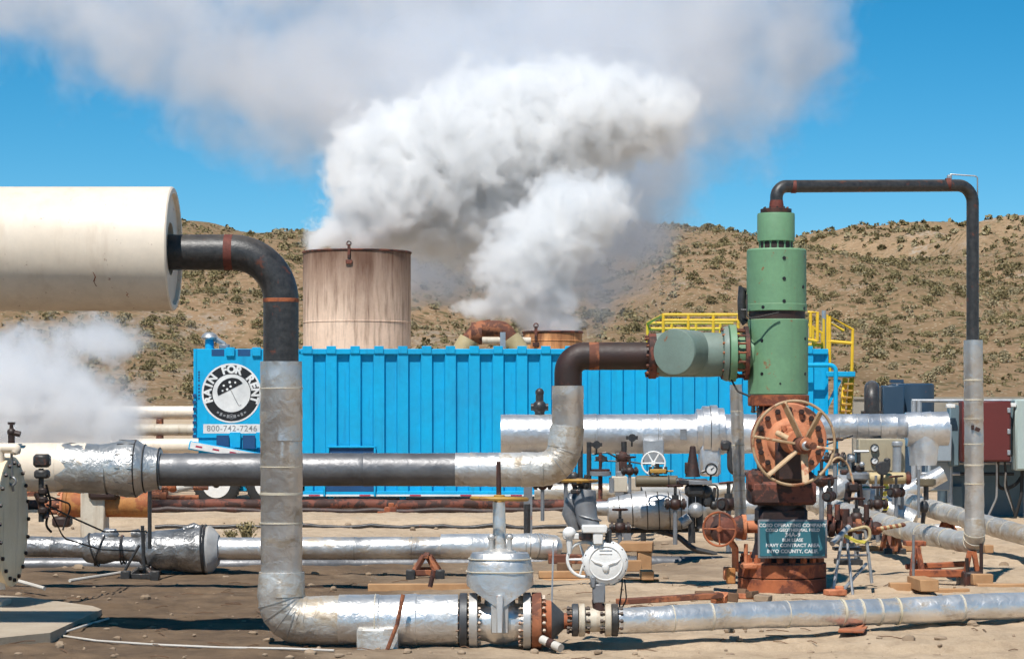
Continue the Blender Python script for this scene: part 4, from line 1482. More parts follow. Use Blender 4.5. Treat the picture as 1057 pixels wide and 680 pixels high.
# bonnet flange facing the camera
bc = H_(811, 454, -.34)
m = MB('bonnet_rust', 'black_brown')
m.lathe(bc + V((0, .16, 0)), (0, -1, 0), [(0, mw(37)), (.01, mw(38.5)), (.12, mw(38.5)), (.135, mw(37)), (.14, mw(23)), (.17, mw(22)), (.20, mw(19)), (.205, mw(16))], 52)
m.use(1).lathe(bc + V((0, .4, 0)), (0, -1, 0), [(0, mw(27)), (.24, mw(27))], 32)
m.box(bc + V((.0, -.07, -.20)), (.30, .14, .42), None, .05)
bo = part(wh, 'bonnet_flange', m)
m = MB('black_brown'); m.bolts(bc + V((0, .03, 0)), (0, -1, 0), mw(31.5), 16, .030, .12); part(wh, 'bolt_ring', m, bo)
m = MB('rust_brown', 'rust_orange', 'wheel_tan')
ax = (H_(824, 458, -1.15) - bc).normalized()
m.use(1).lathe(bc + V((0, -.03, 0)), ax, [(0, mw(15)), (.10, mw(13)), (.22, mw(10)), (.3, mw(9)), (.31, mw(12)), (.35, mw(12)), (.36, mw(7)), (.62, mw(6.5))], 24)
m.use(0).cyl(bc + ax * .2, bc + ax * .86, .036, seg=14)
m.use(2).cyl(H_(796, 446, -.55), H_(814, 456, -.7), .03, seg=10)
for k in range(3):
    m.use(1).box(bc + V((-.07 + .05 * k, -.12 - .05 * k, .12 - .02 * k)), (.05, .08, .07), Matrix.Rotation(.5 * k, 3, 'Y'), .01)
part(wh, 'stem', m)
m = MB('wheel_tan', 'rust_brown', 'wheel_rim')
Rw = m_(43.5, 23.6)
wc = P(819.5, 457, 23.6)
m.use(2).torus(wc, ax, Rw, .0145, 64, 10)
hc = P(828, 459, 23.75)
d_, u_, w__ = basis(ax)
for px, py, shade in ((808, 416, 0), (848, 425, 2), (863, 464, 0), (833, 499, 0), (793, 489, 0), (777, 450, 0)):
    v = P(px, py, 23.6) - wc; v = (v - d_ * v.dot(d_)).normalized() * Rw
    m.use(shade).beam(hc + (v.normalized() * .06), wc + v, .070, .024, 0, .006)
m.use(1).cyl(hc + ax * -.08, hc + ax * .10, .085, seg=20, ch=.015)
hw = part(wh, 'handwheel', m)
m = MB('galv'); m.cyl(hc + ax * .09, hc + ax * .17, .045, seg=16, ch=.01); part(wh, 'hub_cap', m, hw)
# neck flange above the valve
m = MB('ochre_rust'); col(m, 803.5, [(419, 30), (418, 31.5), (408, 31.5), (407.5, 30)])
m.mats[0] = MATS['rust_red']; part(wh, 'neck_flange', m)
m = MB('bolt_pale'); studs(m, 803.5, 421, 27, 18, .10, .017); part(wh, 'bolt_ring', m)
# green column
m = MB('green_paint', 'print_black')
col(m, 803, [(407.3, 30), (406.5, 31), (330.5, 31), (329.8, 30)])
for px, py in ((784, 352), (784, 386), (829, 350), (829, 386), (802, 396)):
    dx = mw(px - 803); yy = math.sqrt(max(0, mw(31) ** 2 - dx ** 2))
    q = V((H_(803, 0).x + dx, YW - yy, zc(py)))
    m.use(1).lathe(q + V((dx, -yy, 0)).normalized() * -.01, V((dx, -yy, 0)), [(0, .017 if py < 390 else .01), (.014, .017 if py < 390 else .01)], 10)
m.use(0)
part(wh, 'lower_barrel', m)
m = MB('green_paint', 'print_black')
col(m, 801.5, [(321.5, 30.5), (321, 31.2), (314.5, 31.2), (314, 30.7), (259, 30.7), (257.5, 29.5), (257.2, 19)])
for px, py in ((806, 268), (806, 289), (827, 297), (806, 312), (785, 318), (828, 319)):
    dx = mw(px - 801.5); yy = math.sqrt(max(0, mw(31) ** 2 - dx ** 2))
    q = V((H_(801.5, 0).x + dx, YW - yy, zc(py)))
    m.use(1).lathe(q + V((dx, -yy, 0)).normalized() * -.012, V((dx, -yy, 0)), [(0, .018), (.016, .018)], 10)
m.use(0)
part(wh, 'upper_barrel', m)
m = MB('black_brown'); col(m, 802, [(329.8, 29), (321.6, 29)]); part(wh, 'joint_ring', m)
m = MB('green_paint'); studs(m, 802, 325.8, 26.6, 20, .10, .018, .5)
part(wh, 'bolt_ring', m)
m = MB('green_paint')
col(m, 801, [(249.5, 18.5), (249, 19.3), (222, 19.3), (220.5, 18.8)])
part(wh, 'top_barrel', m)
m = MB('black_brown'); col(m, 801, [(257.3, 17), (249.6, 17)]); col(m, 801, [(220.4, 15), (219.8, 16), (216, 16), (215.6, 14)]); part(wh, 'joint_ring', m)
m = MB('green_paint', 'bolt_steel'); studs(m, 801, 253.5, 16.8, 14, .085, .014); studs(m.use(1), 801, 216.8, 12.2, 10, .06, .012); part(wh, 'bolt_ring', m)
m = MB('black_steel'); m.tube([H_(770, 300, .1), H_(767.5, 296, .1), H_(766.5, 310, .1), H_(767, 328, .1), H_(771, 333, .1)], .045, 10); m.cyl(H_(765, 320), H_(775, 320), .012, seg=6)
part(wh, 'side_pipe', m)
m = MB('rubber'); m.tube(fillet([H_(769, 305, -.2), H_(768, 330, -.3), H_(778, 329, -.36), H_(800, 324, -.36)], .06, 4), .008, 6)
m.tube(fillet([H_(754, 392, -.1), H_(760, 404, -.15), H_(772, 409, -.2)], .06, 4), .010, 6)
m.tube(fillet([H_(840, 462, -.2), H_(862, 455, -.1), H_(884, 450, .3)], .1, 4), .008, 6)
part(wh, 'cable', m)
# rust drip line hanging over the handwheel (curved copper tube)
m = MB('wheel_tan'); m.tube(fillet([H_(846, 488, -.1), H_(866, 470, .1), H_(878, 478, .2), H_(884, 500, .2)], .2, 6), .012, 8); part(wh, 'copper_tube', m)
# tall gooseneck
gn = thing('gooseneck_pipe', 'thin black gooseneck pipe arching from the green column top down to a silver jacket', 'pipe', P(1004, 560, 25.6))
m = MB('black_steel', 'rust_band')
a = H_(801.5, 216); YV = 25.6
path = fillet([a, H_(801.5, 192.5), P(1004, 191.5, YV), P(1004, 352, YV)], [mw(17), mw(18)], 10)
m.tube(path, mw(6.6), 20)
bend = part(gn, 'bend', m)
m = MB('rust_band')
m.lathe(a, (0, 0, 1), [(0, mw(7.6)), (.05, mw(7.4)), (.09, mw(6.7))], 20, False, False)
for px in (816, 975):
    q = a.lerp(P(1004, 192, YV), (px - 801.5) / (1004 - 801.5)); q.z = H_(0, 192.3).z if px < 900 else P(0, 191.7, YV).z
    m.lathe(q, (1, 0.02, 0), [(0, mw(6.65)), (.05, mw(6.75))], 20, False, False)
part(gn, 'weld_band', m, bend)
m = MB('galv'); m.tube(fillet([P(981, 182, YV), P(981, 180, YV), P(1009, 182, YV), P(1009, 250, YV + .1)], .03, 3), .008, 6); m.box(P(980, 185, YV), (.05, .05, .09), None, .01)
part(gn, 'tracer_tube', m)
m = MB('jacket', 'tape')
jacket(m, [P(1004.5, 351, YV), P(1006, 545, YV)], 0, mw(10.2), .24, 1, 26, .007, seed=21)
m.use(0).lathe(P(1004.5, 351, YV), (0, 0, -1), [(0, mw(6.6)), (0, mw(10.2))], 24, False, False)
jk = part(gn, 'riser_jacket', m)
m = MB('black_brown'); m.box(P(1009, 443, YV - .11), (.05, .02, .04), Matrix.Rotation(.4, 3, 'Y')); m.box(P(1004, 441, YV - .11), (.03, .015, .05)); part(gn, 'torn_patch', m, jk)
m = MB('jacket_dusty', 'tape')
lowA = [P(1006, 535, YV), P(1006, 561, YV), P(938, 548, 28.5), P(842, 519, 33.5)]
jacket(m, lowA, [.13, 3], mw(11), .45, 1, 24, .012, 4, m_(10.5, 31), seed=22)
part(gn, 'low_jacket', m)

# second slanting pipe
m = MB('jacket_dusty', 'tape')
jacket(m, [P(1110, 567, 27.5), P(1000, 536, 31), P(918, 512, 37)], 3, m_(10, 29), .6, 1, 24, .012, 4, m_(10, 33), seed=24)
solo('slanting_pipe', m, 'pale dusty jacketed pipe slanting down to the right edge behind the silver riser', 'pipe', P(1000, 545, 31))
m = MB('jacket_dusty', 'tape')
jacket(m, [P(1120, 548, 37.3), P(900, 545.5, 37.8)], 0, m_(6, 37), .9, 1, 20, .01, seed=25)
solo('low_pipe', m, 'pale pipe lying on the ground beneath the slanting pipes at the right', 'pipe', P(980, 552, 37.5))

# dark elbow, silver drop and grey line coming from the left
gl = thing('flow_line', 'grey jacketed flow line rising through a silver elbow and dark bend to the green column', 'pipe', H_(560, 484))
m = MB('black_brown', 'rust_dark')
pth = fillet([H_(586.5, 402), H_(586.5, 367.5), H_(672, 367.5)], mw(27), 12)
m.tube(pth, mw(14.3), 28)
be = part(gl, 'bend', m)
m = MB('rust_brown'); m.lathe(H_(608, 367.5), X_, [(0, mw(14.3)), (.001, mw(14.5)), (.09, mw(14.5)), (.1, mw(14.3))], 28, False, False)
part(gl, 'weld_band', m, be)
m = MB('jacket', 'tape')
jacket(m, [H_(586, 398), H_(586, 447)], 0, mw(16.3), .17, 1, 30, .004, seed=31)
m.use(0).lathe(H_(586, 398), -Z_, [(0, mw(14)), (0, mw(16.3))], 30, False, False)
part(gl, 'drop_jacket', m)
m = MB('jacket_dusty', 'strap_steel')
jacket(m, [H_(586, 440), H_(580, 484.5), H_(515, 484.5)], mw(42), mw(17.2), .25, 1, 32, .010, 7, mw(17.6), seed=32, bandw=.008)
part(gl, 'elbow_jacket', m)
m = MB('jacket', 'strap_steel', 'jacket_grey_shade')
m.mats[0] = MATS['jacket']
jacket(m, [H_(522, 484.5), H_(470, 484.5)], 0, mw(17.4), .2, None, 32, .003, seed=33)
part(gl, 'run_jacket', m)
m = MB('jacket_grey_shade', 'black_steel')
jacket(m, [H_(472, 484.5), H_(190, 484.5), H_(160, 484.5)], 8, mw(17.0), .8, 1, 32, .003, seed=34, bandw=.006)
part(gl, 'shaded_jacket', m)
m = MB('jacket', 'black_steel')
xx = H_(166, 0).x
m.lathe(H_(166, 484), (-1, 0, .02), [(0, mw(20.5)), (mw(14), mw(23.5)), (mw(17), mw(24.5)), (mw(24), mw(29)), (mw(34), mw(30)), (mw(44), mw(28)), (mw(54), mw(25.5)), (mw(62), mw(24.5))], 34)
m.use(1)
for px, r in ((165, 21.3), (150, 24.6), (141, 29.0)):
    m.torus(H_(px, 483.5), X_, mw(r), .008, 34, 6)
for k in range(12):
    a = 2 * math.pi * k / 12
    m.beam(H_(141, 483.5) + V((0, math.cos(a) * mw(29.5), math.sin(a) * mw(29.5))), H_(123, 482.5) + V((0, math.cos(a) * mw(28.6), math.sin(a) * mw(28.6))), .008, .008)
m.mats[0] = MATS['jacket_mid']
part(gl, 'reducer_jacket', m)
# fat cream insulated pipe
cp = thing('insulated_pipe', 'fat cream insulated pipe entering at the left edge with torn silver wrap', 'pipe', H_(40, 480))
m = MB('cream_paint', 'cream_worn', 'jacket_old_shade')
m.lathe(H_(-90, 482), X_, [(0, mw(25)), (mw(125), mw(25)), (mw(125.4), mw(25.3)), (mw(150), mw(25.3)), (mw(150.3), mw(25)), (mw(180), mw(24.8))], 44)
cr = part(cp, 'cover', m)
m = MB('jacket_mid')
rows = []
for k in range(9):
    px = 66 + k * 5.6
    c = H_(px, 482 + .3 * k)
    rows.append((c, mw(25.4 + (.3 if k else 0))))
seg = 40; prev = None
for j, (c, r) in enumerate(rows):
    b = len(m.v)
    for k in range(seg):
        a = 2 * math.pi * k / seg
        jag = .14 * noise.noise(V((k * .33, j == 0, 1))) if j == 0 else 0
        rr = r + .010 * noise.noise(V((j * .9, math.cos(a) * 2, math.sin(a) * 2)))
        m.v.append(c + V((jag * 2, math.cos(a) * rr, math.sin(a) * rr)))
    if prev is not None: m.bridge(prev, b, seg)
    prev = b
part(cp, 'torn_wrap', m, cr)

# blind tee between bend and column
tee = thing('blind_tee', 'pale grey green blind tee bolted between the dark bend and green column', 'pipe tee', H_(716, 366))
m = MB('rust_dark'); m.lathe(H_(669, 367.5), X_, [(0, mw(22)), (.005, mw(23.5)), (mw(8), mw(23.5)), (mw(8.3), mw(22))], 32); part(tee, 'flange', m)
m = MB('rust_brown'); m.bolts(H_(673, 367.5), X_, mw(20.3), 12, .018, mw(14)); part(tee, 'bolt_ring', m)
m = MB('green_grey')
m.lathe(H_(677, 366), X_, [(0, mw(22)), (mw(10), mw(23)), (mw(56), mw(23)), (mw(64), mw(22.5)), (mw(70), mw(22))], 36)
part(tee, 'body', m)
sd2 = V((-.50, -.86, 0)).normalized()
tc = H_(716, 364, 0)
m = MB('green_grey')
m.lathe(tc, sd2, [(0, mw(23)), (.40, mw(23.5)), (.43, mw(23.8)), (.45, mw(23)), (.452, mw(22)), (.455, mw(15)), (.456, mw(.1))], 44)
part(tee, 'end_cap', m)
m = MB('green_grey'); m.lathe(H_(745, 365), X_, [(0, mw(24)), (mw(1), mw(27)), (mw(5), mw(28.5)), (mw(6), mw(28.5))], 36); part(tee, 'flange', m)
m = MB('green_paint'); m.lathe(H_(752, 364.5), X_, [(0, mw(28.5)), (.005, mw(29.5)), (mw(7), mw(29.5)), (mw(7.4), mw(28))], 36); part(tee, 'flange', m, label='pale green flange')
m = MB('rust_brown'); m.bolts(H_(765, 364.5), X_, mw(24.5), 16, .021, mw(13)); m.bolts(H_(746, 364.5), X_, mw(25.5), 16, .016, mw(4)); part(tee, 'bolt_ring', m)
m = MB('green_paint', 'rust_dark'); m.lathe(H_(759, 364.5), X_, [(0, mw(19)), (mw(18), mw(19))], 30); m.use(1).lathe(H_(768, 364.5), X_, [(0, mw(28)), (mw(4), mw(28))], 30); part(tee, 'neck', m)

# wrapped silver riser close behind the wellhead
m = MB('jacket', 'tape')
jacket(m, [H_(768, 396, .9), H_(771, 480, .9), H_(774, 562, .9)], 6, m_(6.3, 25.5), .16, 1, 20, .012, seed=41)
solo('wrapped_riser', m, 'thin crinkled silver wrapped riser hidden partly behind the rusty handwheel', 'pipe', H_(774, 580, .9))

# name sign
sg = thing('well_sign', 'teal well name sign with white lettering bolted to the wellhead', 'sign', H_(812, 572, -.5))
c = H_(812, 553, -.52)
m = MB('steel_grey'); m.box(c + V((0, .012, 0)), (mw(70), .02, mw(39)), None, .004); m.box(c + V((0, .15, .1)), (.06, .3, .06)); m.box(c + V((-.12, .15, -.1)), (.06, .3, .06)); part(sg, 'frame', m)
m = MB('sign_teal'); m.box(c + V((0, -.002, 0)), (mw(66), .008, mw(35)), None, .002); pn = part(sg, 'panel', m)
m = MB('print_white')
for s_, dz, h, dx in (('COSO OPERATING COMPANY', 13.6, .049, 0), ('COSO GEOTHERMAL FIELD', 8.8, .044, 0), ('34A-9', 4.0, .062, 0), ('BLM LEASE', -1.2, .044, 0),
                      ('NAVY CONTRACT AREA', -6.6, .048, 0), ('INYO COUNTY, CALIF.', -12.6, .050, 0)):
    m.text(s_, c + V((dx, -.008, mw(dz))), X_, Z_, h, .0014, th=.001)
part(sg, 'lettering', m, pn)

# side valve on the left of the wellhead
sv = thing('side_valve', 'rust brown side valve with red handwheel left of the well sign', 'valve', H_(738, 560, -.2))
m = MB('rust_dark', 'rust_orange', 'rust_brown')
m.use(0).sph(H_(743, 544, -.2), mw(15), (1, 1, 1), 24, 14)
m.use(2).lathe(H_(726, 544, -.2), X_, [(0, mw(11)), (mw(8), mw(13))], 24)
m.use(0).lathe(H_(755, 543, -.2), X_, [(0, mw(10)), (mw(6), mw(12)), (mw(9), mw(12))], 24)
m.use(1).lathe(H_(764, 543, -.15), X_, [(0, mw(13)), (mw(4.5), mw(13))], 26).lathe(H_(768, 543, -.1), X_, [(0, mw(6.5)), (mw(14), mw(6.5))], 18)
m.use(1).tube(fillet([H_(751, 556, -.2), H_(757, 564, -.2), H_(757, 588, -.2)], .05, 4), .035, 10)
m.use(1).box(H_(749, 590, -.2), (.08, .1, .13), None, .01).box(H_(770, 582, -.3), (.16, .12, .05), None, .01)
m.cyl(H_(768, 560, -.2), H_(768, 584, -.2), .02, seg=8)
part(sv, 'body', m)
m = MB('rust_dark', 'rust_red')
m.lathe(H_(743, 545, -.36), (0.1, -1, 0), [(0, mw(13.5)), (.05, mw(13.5)), (.08, mw(9)), (.085, mw(2))], 26)
part(sv, 'cover', m)
m = MB('rust_red'); m.handwheel(H_(738, 543, -.55), (-.35, -1, 0), mw(17), .012, 4, .03, spoke=.009); m.cyl(H_(738, 543, -.55), H_(743, 544, -.3), .02, seg=8); part(sv, 'handwheel', m)
m = MB('ochre_rust'); m.box(H_(752, 592, -.25), (.09, .09, .16), None, .01); part(sv, 'drain_plug', m)

# rusty pipework with yellow lever right of the sign
rv = thing('choke_manifold', 'cluster of rust brown fittings with tan lever right of the well sign', 'pipe manifold', H_(876, 560))
m = MB('rust_dark', 'rust_brown')
m.use(0).cyl(H_(838, 541), H_(900, 545), .055, seg=16)
for px, r, k in ((858, 11, 0), (866, 8, 1), (876, 11, 0), (886, 8, 1), (897, 9.5, 0)):
    m.use(k).cyl(H_(px - 3, 543), H_(px + 3, 543), mw(r), seg=20, ch=.01)
m.use(0).cyl(H_(872, 525), H_(872, 560), .05, seg=14); m.sph(H_(904, 545), .07, (1.1, 1, 1), 14, 9)
for px in (855, 863, 893):
    m.use(0).cyl(H_(px, 536, -.1), H_(px, 520, -.1), .028, seg=10)
part(rv, 'body', m)
m = MB('sand_yellow'); m.tube(fillet([H_(866, 548, -.2), H_(894, 541, -.22), H_(895, 555, -.22), H_(880, 560, -.22)], .05, 4), .016, 8); part(rv, 'lever', m)
m = MB('caution_yellow'); 
m.prism([H_(868, 549, -.3), H_(880, 555, -.32), H_(890, 556, -.3), H_(888, 559, -.3), H_(878, 558, -.32), H_(867, 552, -.3)], (0, .01, 0)); part(rv, 'ribbon', m)
m = MB('rust_brown', 'sand_yellow')
for k in range(9):
    m.use(k % 2).sph(H_(906 + k * 3, 545 - k * .5, -.1), .026, (1.3, 1, .9), 8, 6)
part(rv, 'chain', m)

# tubular stand on the right of the base
ts = thing('tube_stand', 'galvanised tubular stand beside the rusty base flange', 'stand', H_(876, 610))
m = MB('galv', 'black_steel')
m.use(0).tube(fillet([H_(856, 606, -.3), H_(868, 545, -.2), H_(890, 545, -.2), H_(897, 600, -.2)], .04, 4), .017, 8)
m.use(0).cyl(H_(876, 612, -.3), H_(872, 548, -.1), .015, seg=8)
m.use(0).cyl(H_(857, 612, -.5), H_(897, 583, .2), .017, seg=8)
m.use(0).cyl(H_(862, 572, -.2), H_(895, 572, -.1), .013, seg=8)
m.use(1).box(H_(877, 580, .1), (mw(26), .3, .05)); m.box(H_(877, 567, .2), (mw(28), .2, .03))
m.use(0).cyl(H_(852, 558, -.5), H_(872, 542, -.3), .03, seg=10)
m.use(0).cyl(H_(882, 545, .2), H_(893, 585, .3), .013, seg=8)
part(ts, 'frame', m)
q = onG(862, 611, .03)
m = MB('rust_orange'); m.box(q, (.20, .15, .06), Matrix.Rotation(.3, 3, 'Z'), .01); m.box(q + V((.05, .05, .04)), (.08, .1, .04), None, .01)
solo('orange_block', m, 'small orange rusty block on the dirt at the foot of the tubular stand', 'block', q)
# ------------------------------------------------------------------ silver header behind the valves
YH = 34.0
def K(px, py, dy=0.0, Y=YH):
    q = P(px, py, Y); q.y += dy; return q
hd = thing('header_pipe', 'long silver header pipe crossing in front of the blue tank', 'pipe', K(700, 448))
m = MB('jacket_far', 'strap_steel')
jacket(m, [K(517, 448), K(780, 447.5)], 0, m_(20.3, YH), .75, 1, 36, .006, seed=51, bandw=.008)
part(hd, 'jacket', m)
m = MB('jacket_far', 'strap_steel')
jacket(m, [K(770, 440), K(940, 439.5)], 0, m_(12.5, YH), .17, 1, 26, .005, seed=52, bandw=.006)
part(hd, 'jacket', m)
m = MB('jacket_far', 'strap_steel')
jacket(m, [K(935, 443), K(978, 442)], 0, m_(17.5, YH), .2, 1, 30, .006, seed=57)
m.use(0).tube([K(953, 440), K(953, 462), K(953, 480)], [m_(16, YH), m_(15.5, YH), m_(14, YH)], 24, dent=.02)
part(hd, 'end_box', m)
m = MB('jacket_far')
for px, r in ((722, 23), (728, 26), (736, 27), (743, 24)):
    m.lathe(K(px - 4, 445), X_, [(0, m_(20, YH)), (.01, m_(r, YH)), (m_(8, YH), m_(r, YH)), (m_(8.4, YH), m_(20, YH))], 32)
m.use(0).box(K(732, 474), (m_(21, YH), .5, m_(34, YH)), None, .04)
part(hd, 'clamp_jacket', m)
m = MB('galv'); m.box(K(673, 466, -.30), (m_(21, YH), .2, m_(25, YH)), None, .012); part(hd, 'junction_hood', m)
m = MB('steel_grey'); m.box(K(704, 448, -.285), (m_(6.5, YH), .02, m_(11, YH))); part(hd, 'tag_plate', m)
m = MB('jacket_far'); m.cyl(K(560, 472), K(560, 433), m_(6, YH), seg=16); part(hd, 'branch', m)
for px in (545, 640, 905):
    m = MB('steel_grey'); zt_ = K(0, 465 if px < 800 else 452).z
    m.box((K(px, 0).x, YH, zt_ / 2), (.12, .2, zt_)); m.box((K(px, 0).x, YH, .04), (.4, .5, .08)); part(hd, 'support', m)
rv2 = thing('relief_valve', 'small black valve standing upright on the silver header pipe', 'valve', K(557, 432))
m = MB('black_steel'); m.cyl(K(557, 432), K(557, 424), .07, seg=14); m.sph(K(557, 420), .10, seg=14, rings=9); m.cyl(K(548, 420), K(566, 420), .05, seg=12)
m.cyl(K(557, 418), K(557, 406), .055, seg=12); m.sph(K(557, 405), .062, seg=12, rings=8)
part(rv2, 'body', m)
# thin silver line below the header
m = MB('jacket_dusty', 'strap_steel')
jacket(m, [K(553, 512, 2), K(870, 511.5, 2)], 0, m_(8.3, 36), .6, 1, 24, .008, seed=53, bandw=.008)
solo('small_pipe', m, 'thin silver pipe running low in front of the blue tank beneath the header', 'pipe', K(700, 512, 2))

# insulated spindle shaped valve cover
YB = 30.5
def B(px, py, dy=0.0):
    q = P(px, py, YB); q.y += dy; return q
bl = thing('lagged_strainer', 'bulging silver lagged fitting wrapped in wire between the wooden stack and side valve', 'pipe fitting', B(676, 540))
m = MB('jacket_old_shade', 'black_steel')
mb_ = lambda n: m_(n, YB)
prof = [(0, 9), (1, 12.5), (10, 14), (25, 17.5), (40, 20), (55, 20.5), (75, 20), (88, 17.5), (98, 12), (102, 8)]
m.mats[0] = MATS['jacket']
m.lathe(B(627, 526), X_, [(mb_(t), mb_(r)) for t, r in prof], 36)
m.v = [q + V((0, 0, .012 * noise.noise(q * 5))) for q in m.v]
m.use(1)
for t, r in ((12, 14.6), (25, 17.8), (40, 20.3), (52, 20.7), (63, 20.7), (75, 20.3)):
    m.torus(B(627 + t, 526), (1, 0, .06), mb_(r + .3), .006, 32, 5)
part(bl, 'lagging', m)
m = MB('canvas_wrap'); m.tube([B(664, 508), B(674, 505), B(690, 507), B(702, 511)], [mb_(6), mb_(8), mb_(8), mb_(5)], 16, dent=.03); part(bl, 'hump', m)
m = MB('jacket', 'strap_steel')
jacket(m, [B(604, 524.5), B(630, 524.5)], 0, mb_(7.5), .3, 1, 20, .006, seed=54); part(bl, 'pipe', m); m = MB('jacket', 'strap_steel'); jacket(m, [B(728, 523), B(790, 521)], 0, mb_(9), .3, 1, 20, .01, seed=55)
part(bl, 'pipe', m)
# pipe run at ground beyond, right of lagging
m = MB('black_steel')
pts = [B(622, 547), B(650, 548, .2), B(700, 547, .2), B(722, 546, .1)]
m.tube(pts, .035, 8); m.tube(fillet([B(675, 546), B(700, 553), B(715, 566), B(740, 572)], .3, 5), .035, 8)
solo('cable_bundle', m, 'black hoses looping beneath the silver lagged fitting', 'hose', B(680, 555))

# grey blue Y shaped valve
yv = thing('angle_valve', 'dull grey lagged angle valve below the silver elbow', 'valve', P(600, 560, 27.5))
def A(px, py, dy=0.0):
    q = P(px, py, 27.5); q.y += dy; return q
ma = lambda n: m_(n, 27.5)
m = MB('steel_grey')
m.lathe(A(586, 520, .2), (1, .1, -.05), [(0, ma(8)), (ma(1), ma(11)), (ma(8), ma(12)), (ma(22), ma(12)), (ma(27), ma(8))], 26)
m.tube([A(606, 505), A(604, 520), A(606, 535), A(613, 552, -.1)], [ma(9), ma(12), ma(11), ma(9)], 22)
m.torus(A(608, 534), (.25, 0, 1), ma(12.5), .012, 26, 6)
m.tube([A(592, 515, .1), A(589, 530, .1), A(595, 548, .1)], [ma(8), ma(9), ma(6)], 16)
part(yv, 'body', m)
m = MB('black_steel', 'dial_white')
m.cyl(A(599, 512), A(599, 455), .03, seg=10); m.box(A(597, 497), (.16, .14, .09), None, .02); m.box(A(598, 507), (.20, .16, .05), None, .01)
m.cyl(A(590, 490), A(594, 505), .03, seg=8); m.cyl(A(606, 490), A(602, 505), .03, seg=8); m.sph(A(592, 492), .06, seg=10, rings=7); m.sph(A(604, 500), .06, seg=10, rings=7)
part(yv, 'yoke', m)
m = MB('yellow_old'); m.handwheel(A(598, 496, -.05), (0, .05, 1), ma(18), .018, 4, .04); part(yv, 'handwheel', m)
def post(px, y0, y1, Y, r, label, mat='black_steel'):
    m = MB(mat); q = P(px, y1, Y); z0 = min(q.z, gz(q.x, Y))
    m.cyl((q.x, Y, z0), P(px, y0, Y), r, seg=12); m.box((q.x, Y, z0 + .02), (.2, .2, .04))
    return solo('post', m, label, 'post', (q.x, Y, 0))
post(608, 456, 512, 33.0, .033, 'black steel post rising just right of the silver elbow')
post(664, 502, 553, 31.5, .036, 'black steel post under the short olive drum')
post(544, 520, 552, 33.0, .045, 'short black post beneath the silver elbow beside the yellow handwheel')

# instrument cluster on the header
ic = thing('instrument_valve', 'dark red brown instrument valve with side arms under the silver header', 'valve', K(641, 490, -.6))
m = MB('rust_dark', 'black_steel')
m.use(1).cyl(K(642, 455, -.6), K(642, 470, -.6), .04, seg=10); m.use(0).box(K(641, 481, -.6), (m_(8, 33), .14, m_(15, 33)), None, .02)
m.use(1).cyl(K(634, 469, -.6), K(648, 469, -.6), .05, seg=10); m.use(0).sph(K(641, 471, -.6), .09, seg=12, rings=8)
part(ic, 'body', m)
m = MB('black_steel'); m.tube(fillet([K(610, 468, -.6), K(625, 466, -.6), K(640, 474, -.6), K(664, 478, -.6)], .1, 4), .013, 6); m.tube([K(612, 474, -.6), K(636, 475, -.6)], .012, 6); part(ic, 'tubing', m)
for px, py in ((614, 458), (650, 451), (619, 472)):
    m = MB('black_steel'); m.cyl(K(px, py, -.62), K(px, py, -.72), .055, seg=14); m.box(K(px, py, -.6), (.16, .1, .05)); m.cyl(K(px, py, -.62), K(px, py + 9, -.62), .014, seg=6); part(ic, 'gauge', m)
sh = thing('disc_flange', 'flat silver brown disc flange on a thin stem left of the pale boxes', 'flange', K(617, 498, -1))
m = MB('steel_grey', 'rust_dark'); m.use(0).lathe(K(617, 489, -1), Z_, [(0, .11), (.01, .15), (.06, .15), (.07, .11)], 24); m.use(1).lathe(K(617, 485, -1), Z_, [(0, .13), (.04, .13)], 20)
m.cyl(K(617, 485, -1), K(617, 466, -1), .02, seg=8); m.cyl(K(617, 512, -1), K(617, 489, -1), .03, seg=8); part(sh, 'disc', m)
m = MB('cream_worn', 'steel_grey'); m.use(0).box(K(636, 497, -1), (m_(16, 33), .3, m_(16, 33)), None, .01); m.box(K(653, 497, -.9), (m_(15, 33), .3, m_(14, 33)), None, .01); m.use(1).box(K(628, 498, -1.02), (m_(4, 33), .3, m_(15, 33))).box(K(636, 487, -1), (.1, .15, .08), None, .01)
m.use(1).box(V((K(644, 0).x, YH - 1, K(0, 505).z / 2)), (.1, .1, K(0, 505).z))
solo('pump_box', m, 'pale cream equipment box with a grey side behind the white actuator', 'equipment box', K(644, 505, -1))
tv = thing('throttle_valve', 'small valve with white spoked handwheel and yellow brass body under the header', 'valve', P(676, 495, 30))
def D(px, py, dy=0.0):
    q = P(px, py, 30.0); q.y += dy; return q
md = lambda n: m_(n, 30.0)
m = MB('white_paint'); m.handwheel(D(674.5, 478), (-.1, -1, .1), md(12), .011, 6, .03); part(tv, 'handwheel', m)
m = MB('yellow_old', 'black_steel'); m.use(0).box(D(679, 486), (md(17), .14, md(4.5)), None, .01); m.use(1)
for px in (671, 676, 682, 687): m.cyl(D(px, 489, -.03), D(px, 481.5, -.03), .02, seg=8)
m.use(0).cyl(D(683, 486), D(695, 486), .012, seg=6); m.use(1).cyl(D(678, 492), D(678, 478), .03, seg=8)
part(tv, 'body', m)
dr = thing('horizontal_drum', 'short olive brown horizontal drum on the black post', 'drum', P(678, 505, 30))
m = MB('olive_steel'); m.lathe(D(656, 496.5), X_, [(0, md(5)), (.01, md(6)), (md(43), md(6)), (md(43.5), md(5))], 26); part(dr, 'shell', m)
m = MB('black_steel'); m.cyl(D(699, 496.5), D(706, 496.5), .04, seg=10); m.torus(D(690, 496.5), X_, md(6.2), .008, 24, 5); part(dr, 'nozzle', m)
ca = thing('cone_actuator', 'dark red cone shaped actuator over black valve with a white dial gauge', 'actuator', P(716, 530, 29))
def Q_(px, py, dy=0.0):
    q = P(px, py, 29.0); q.y += dy; return q
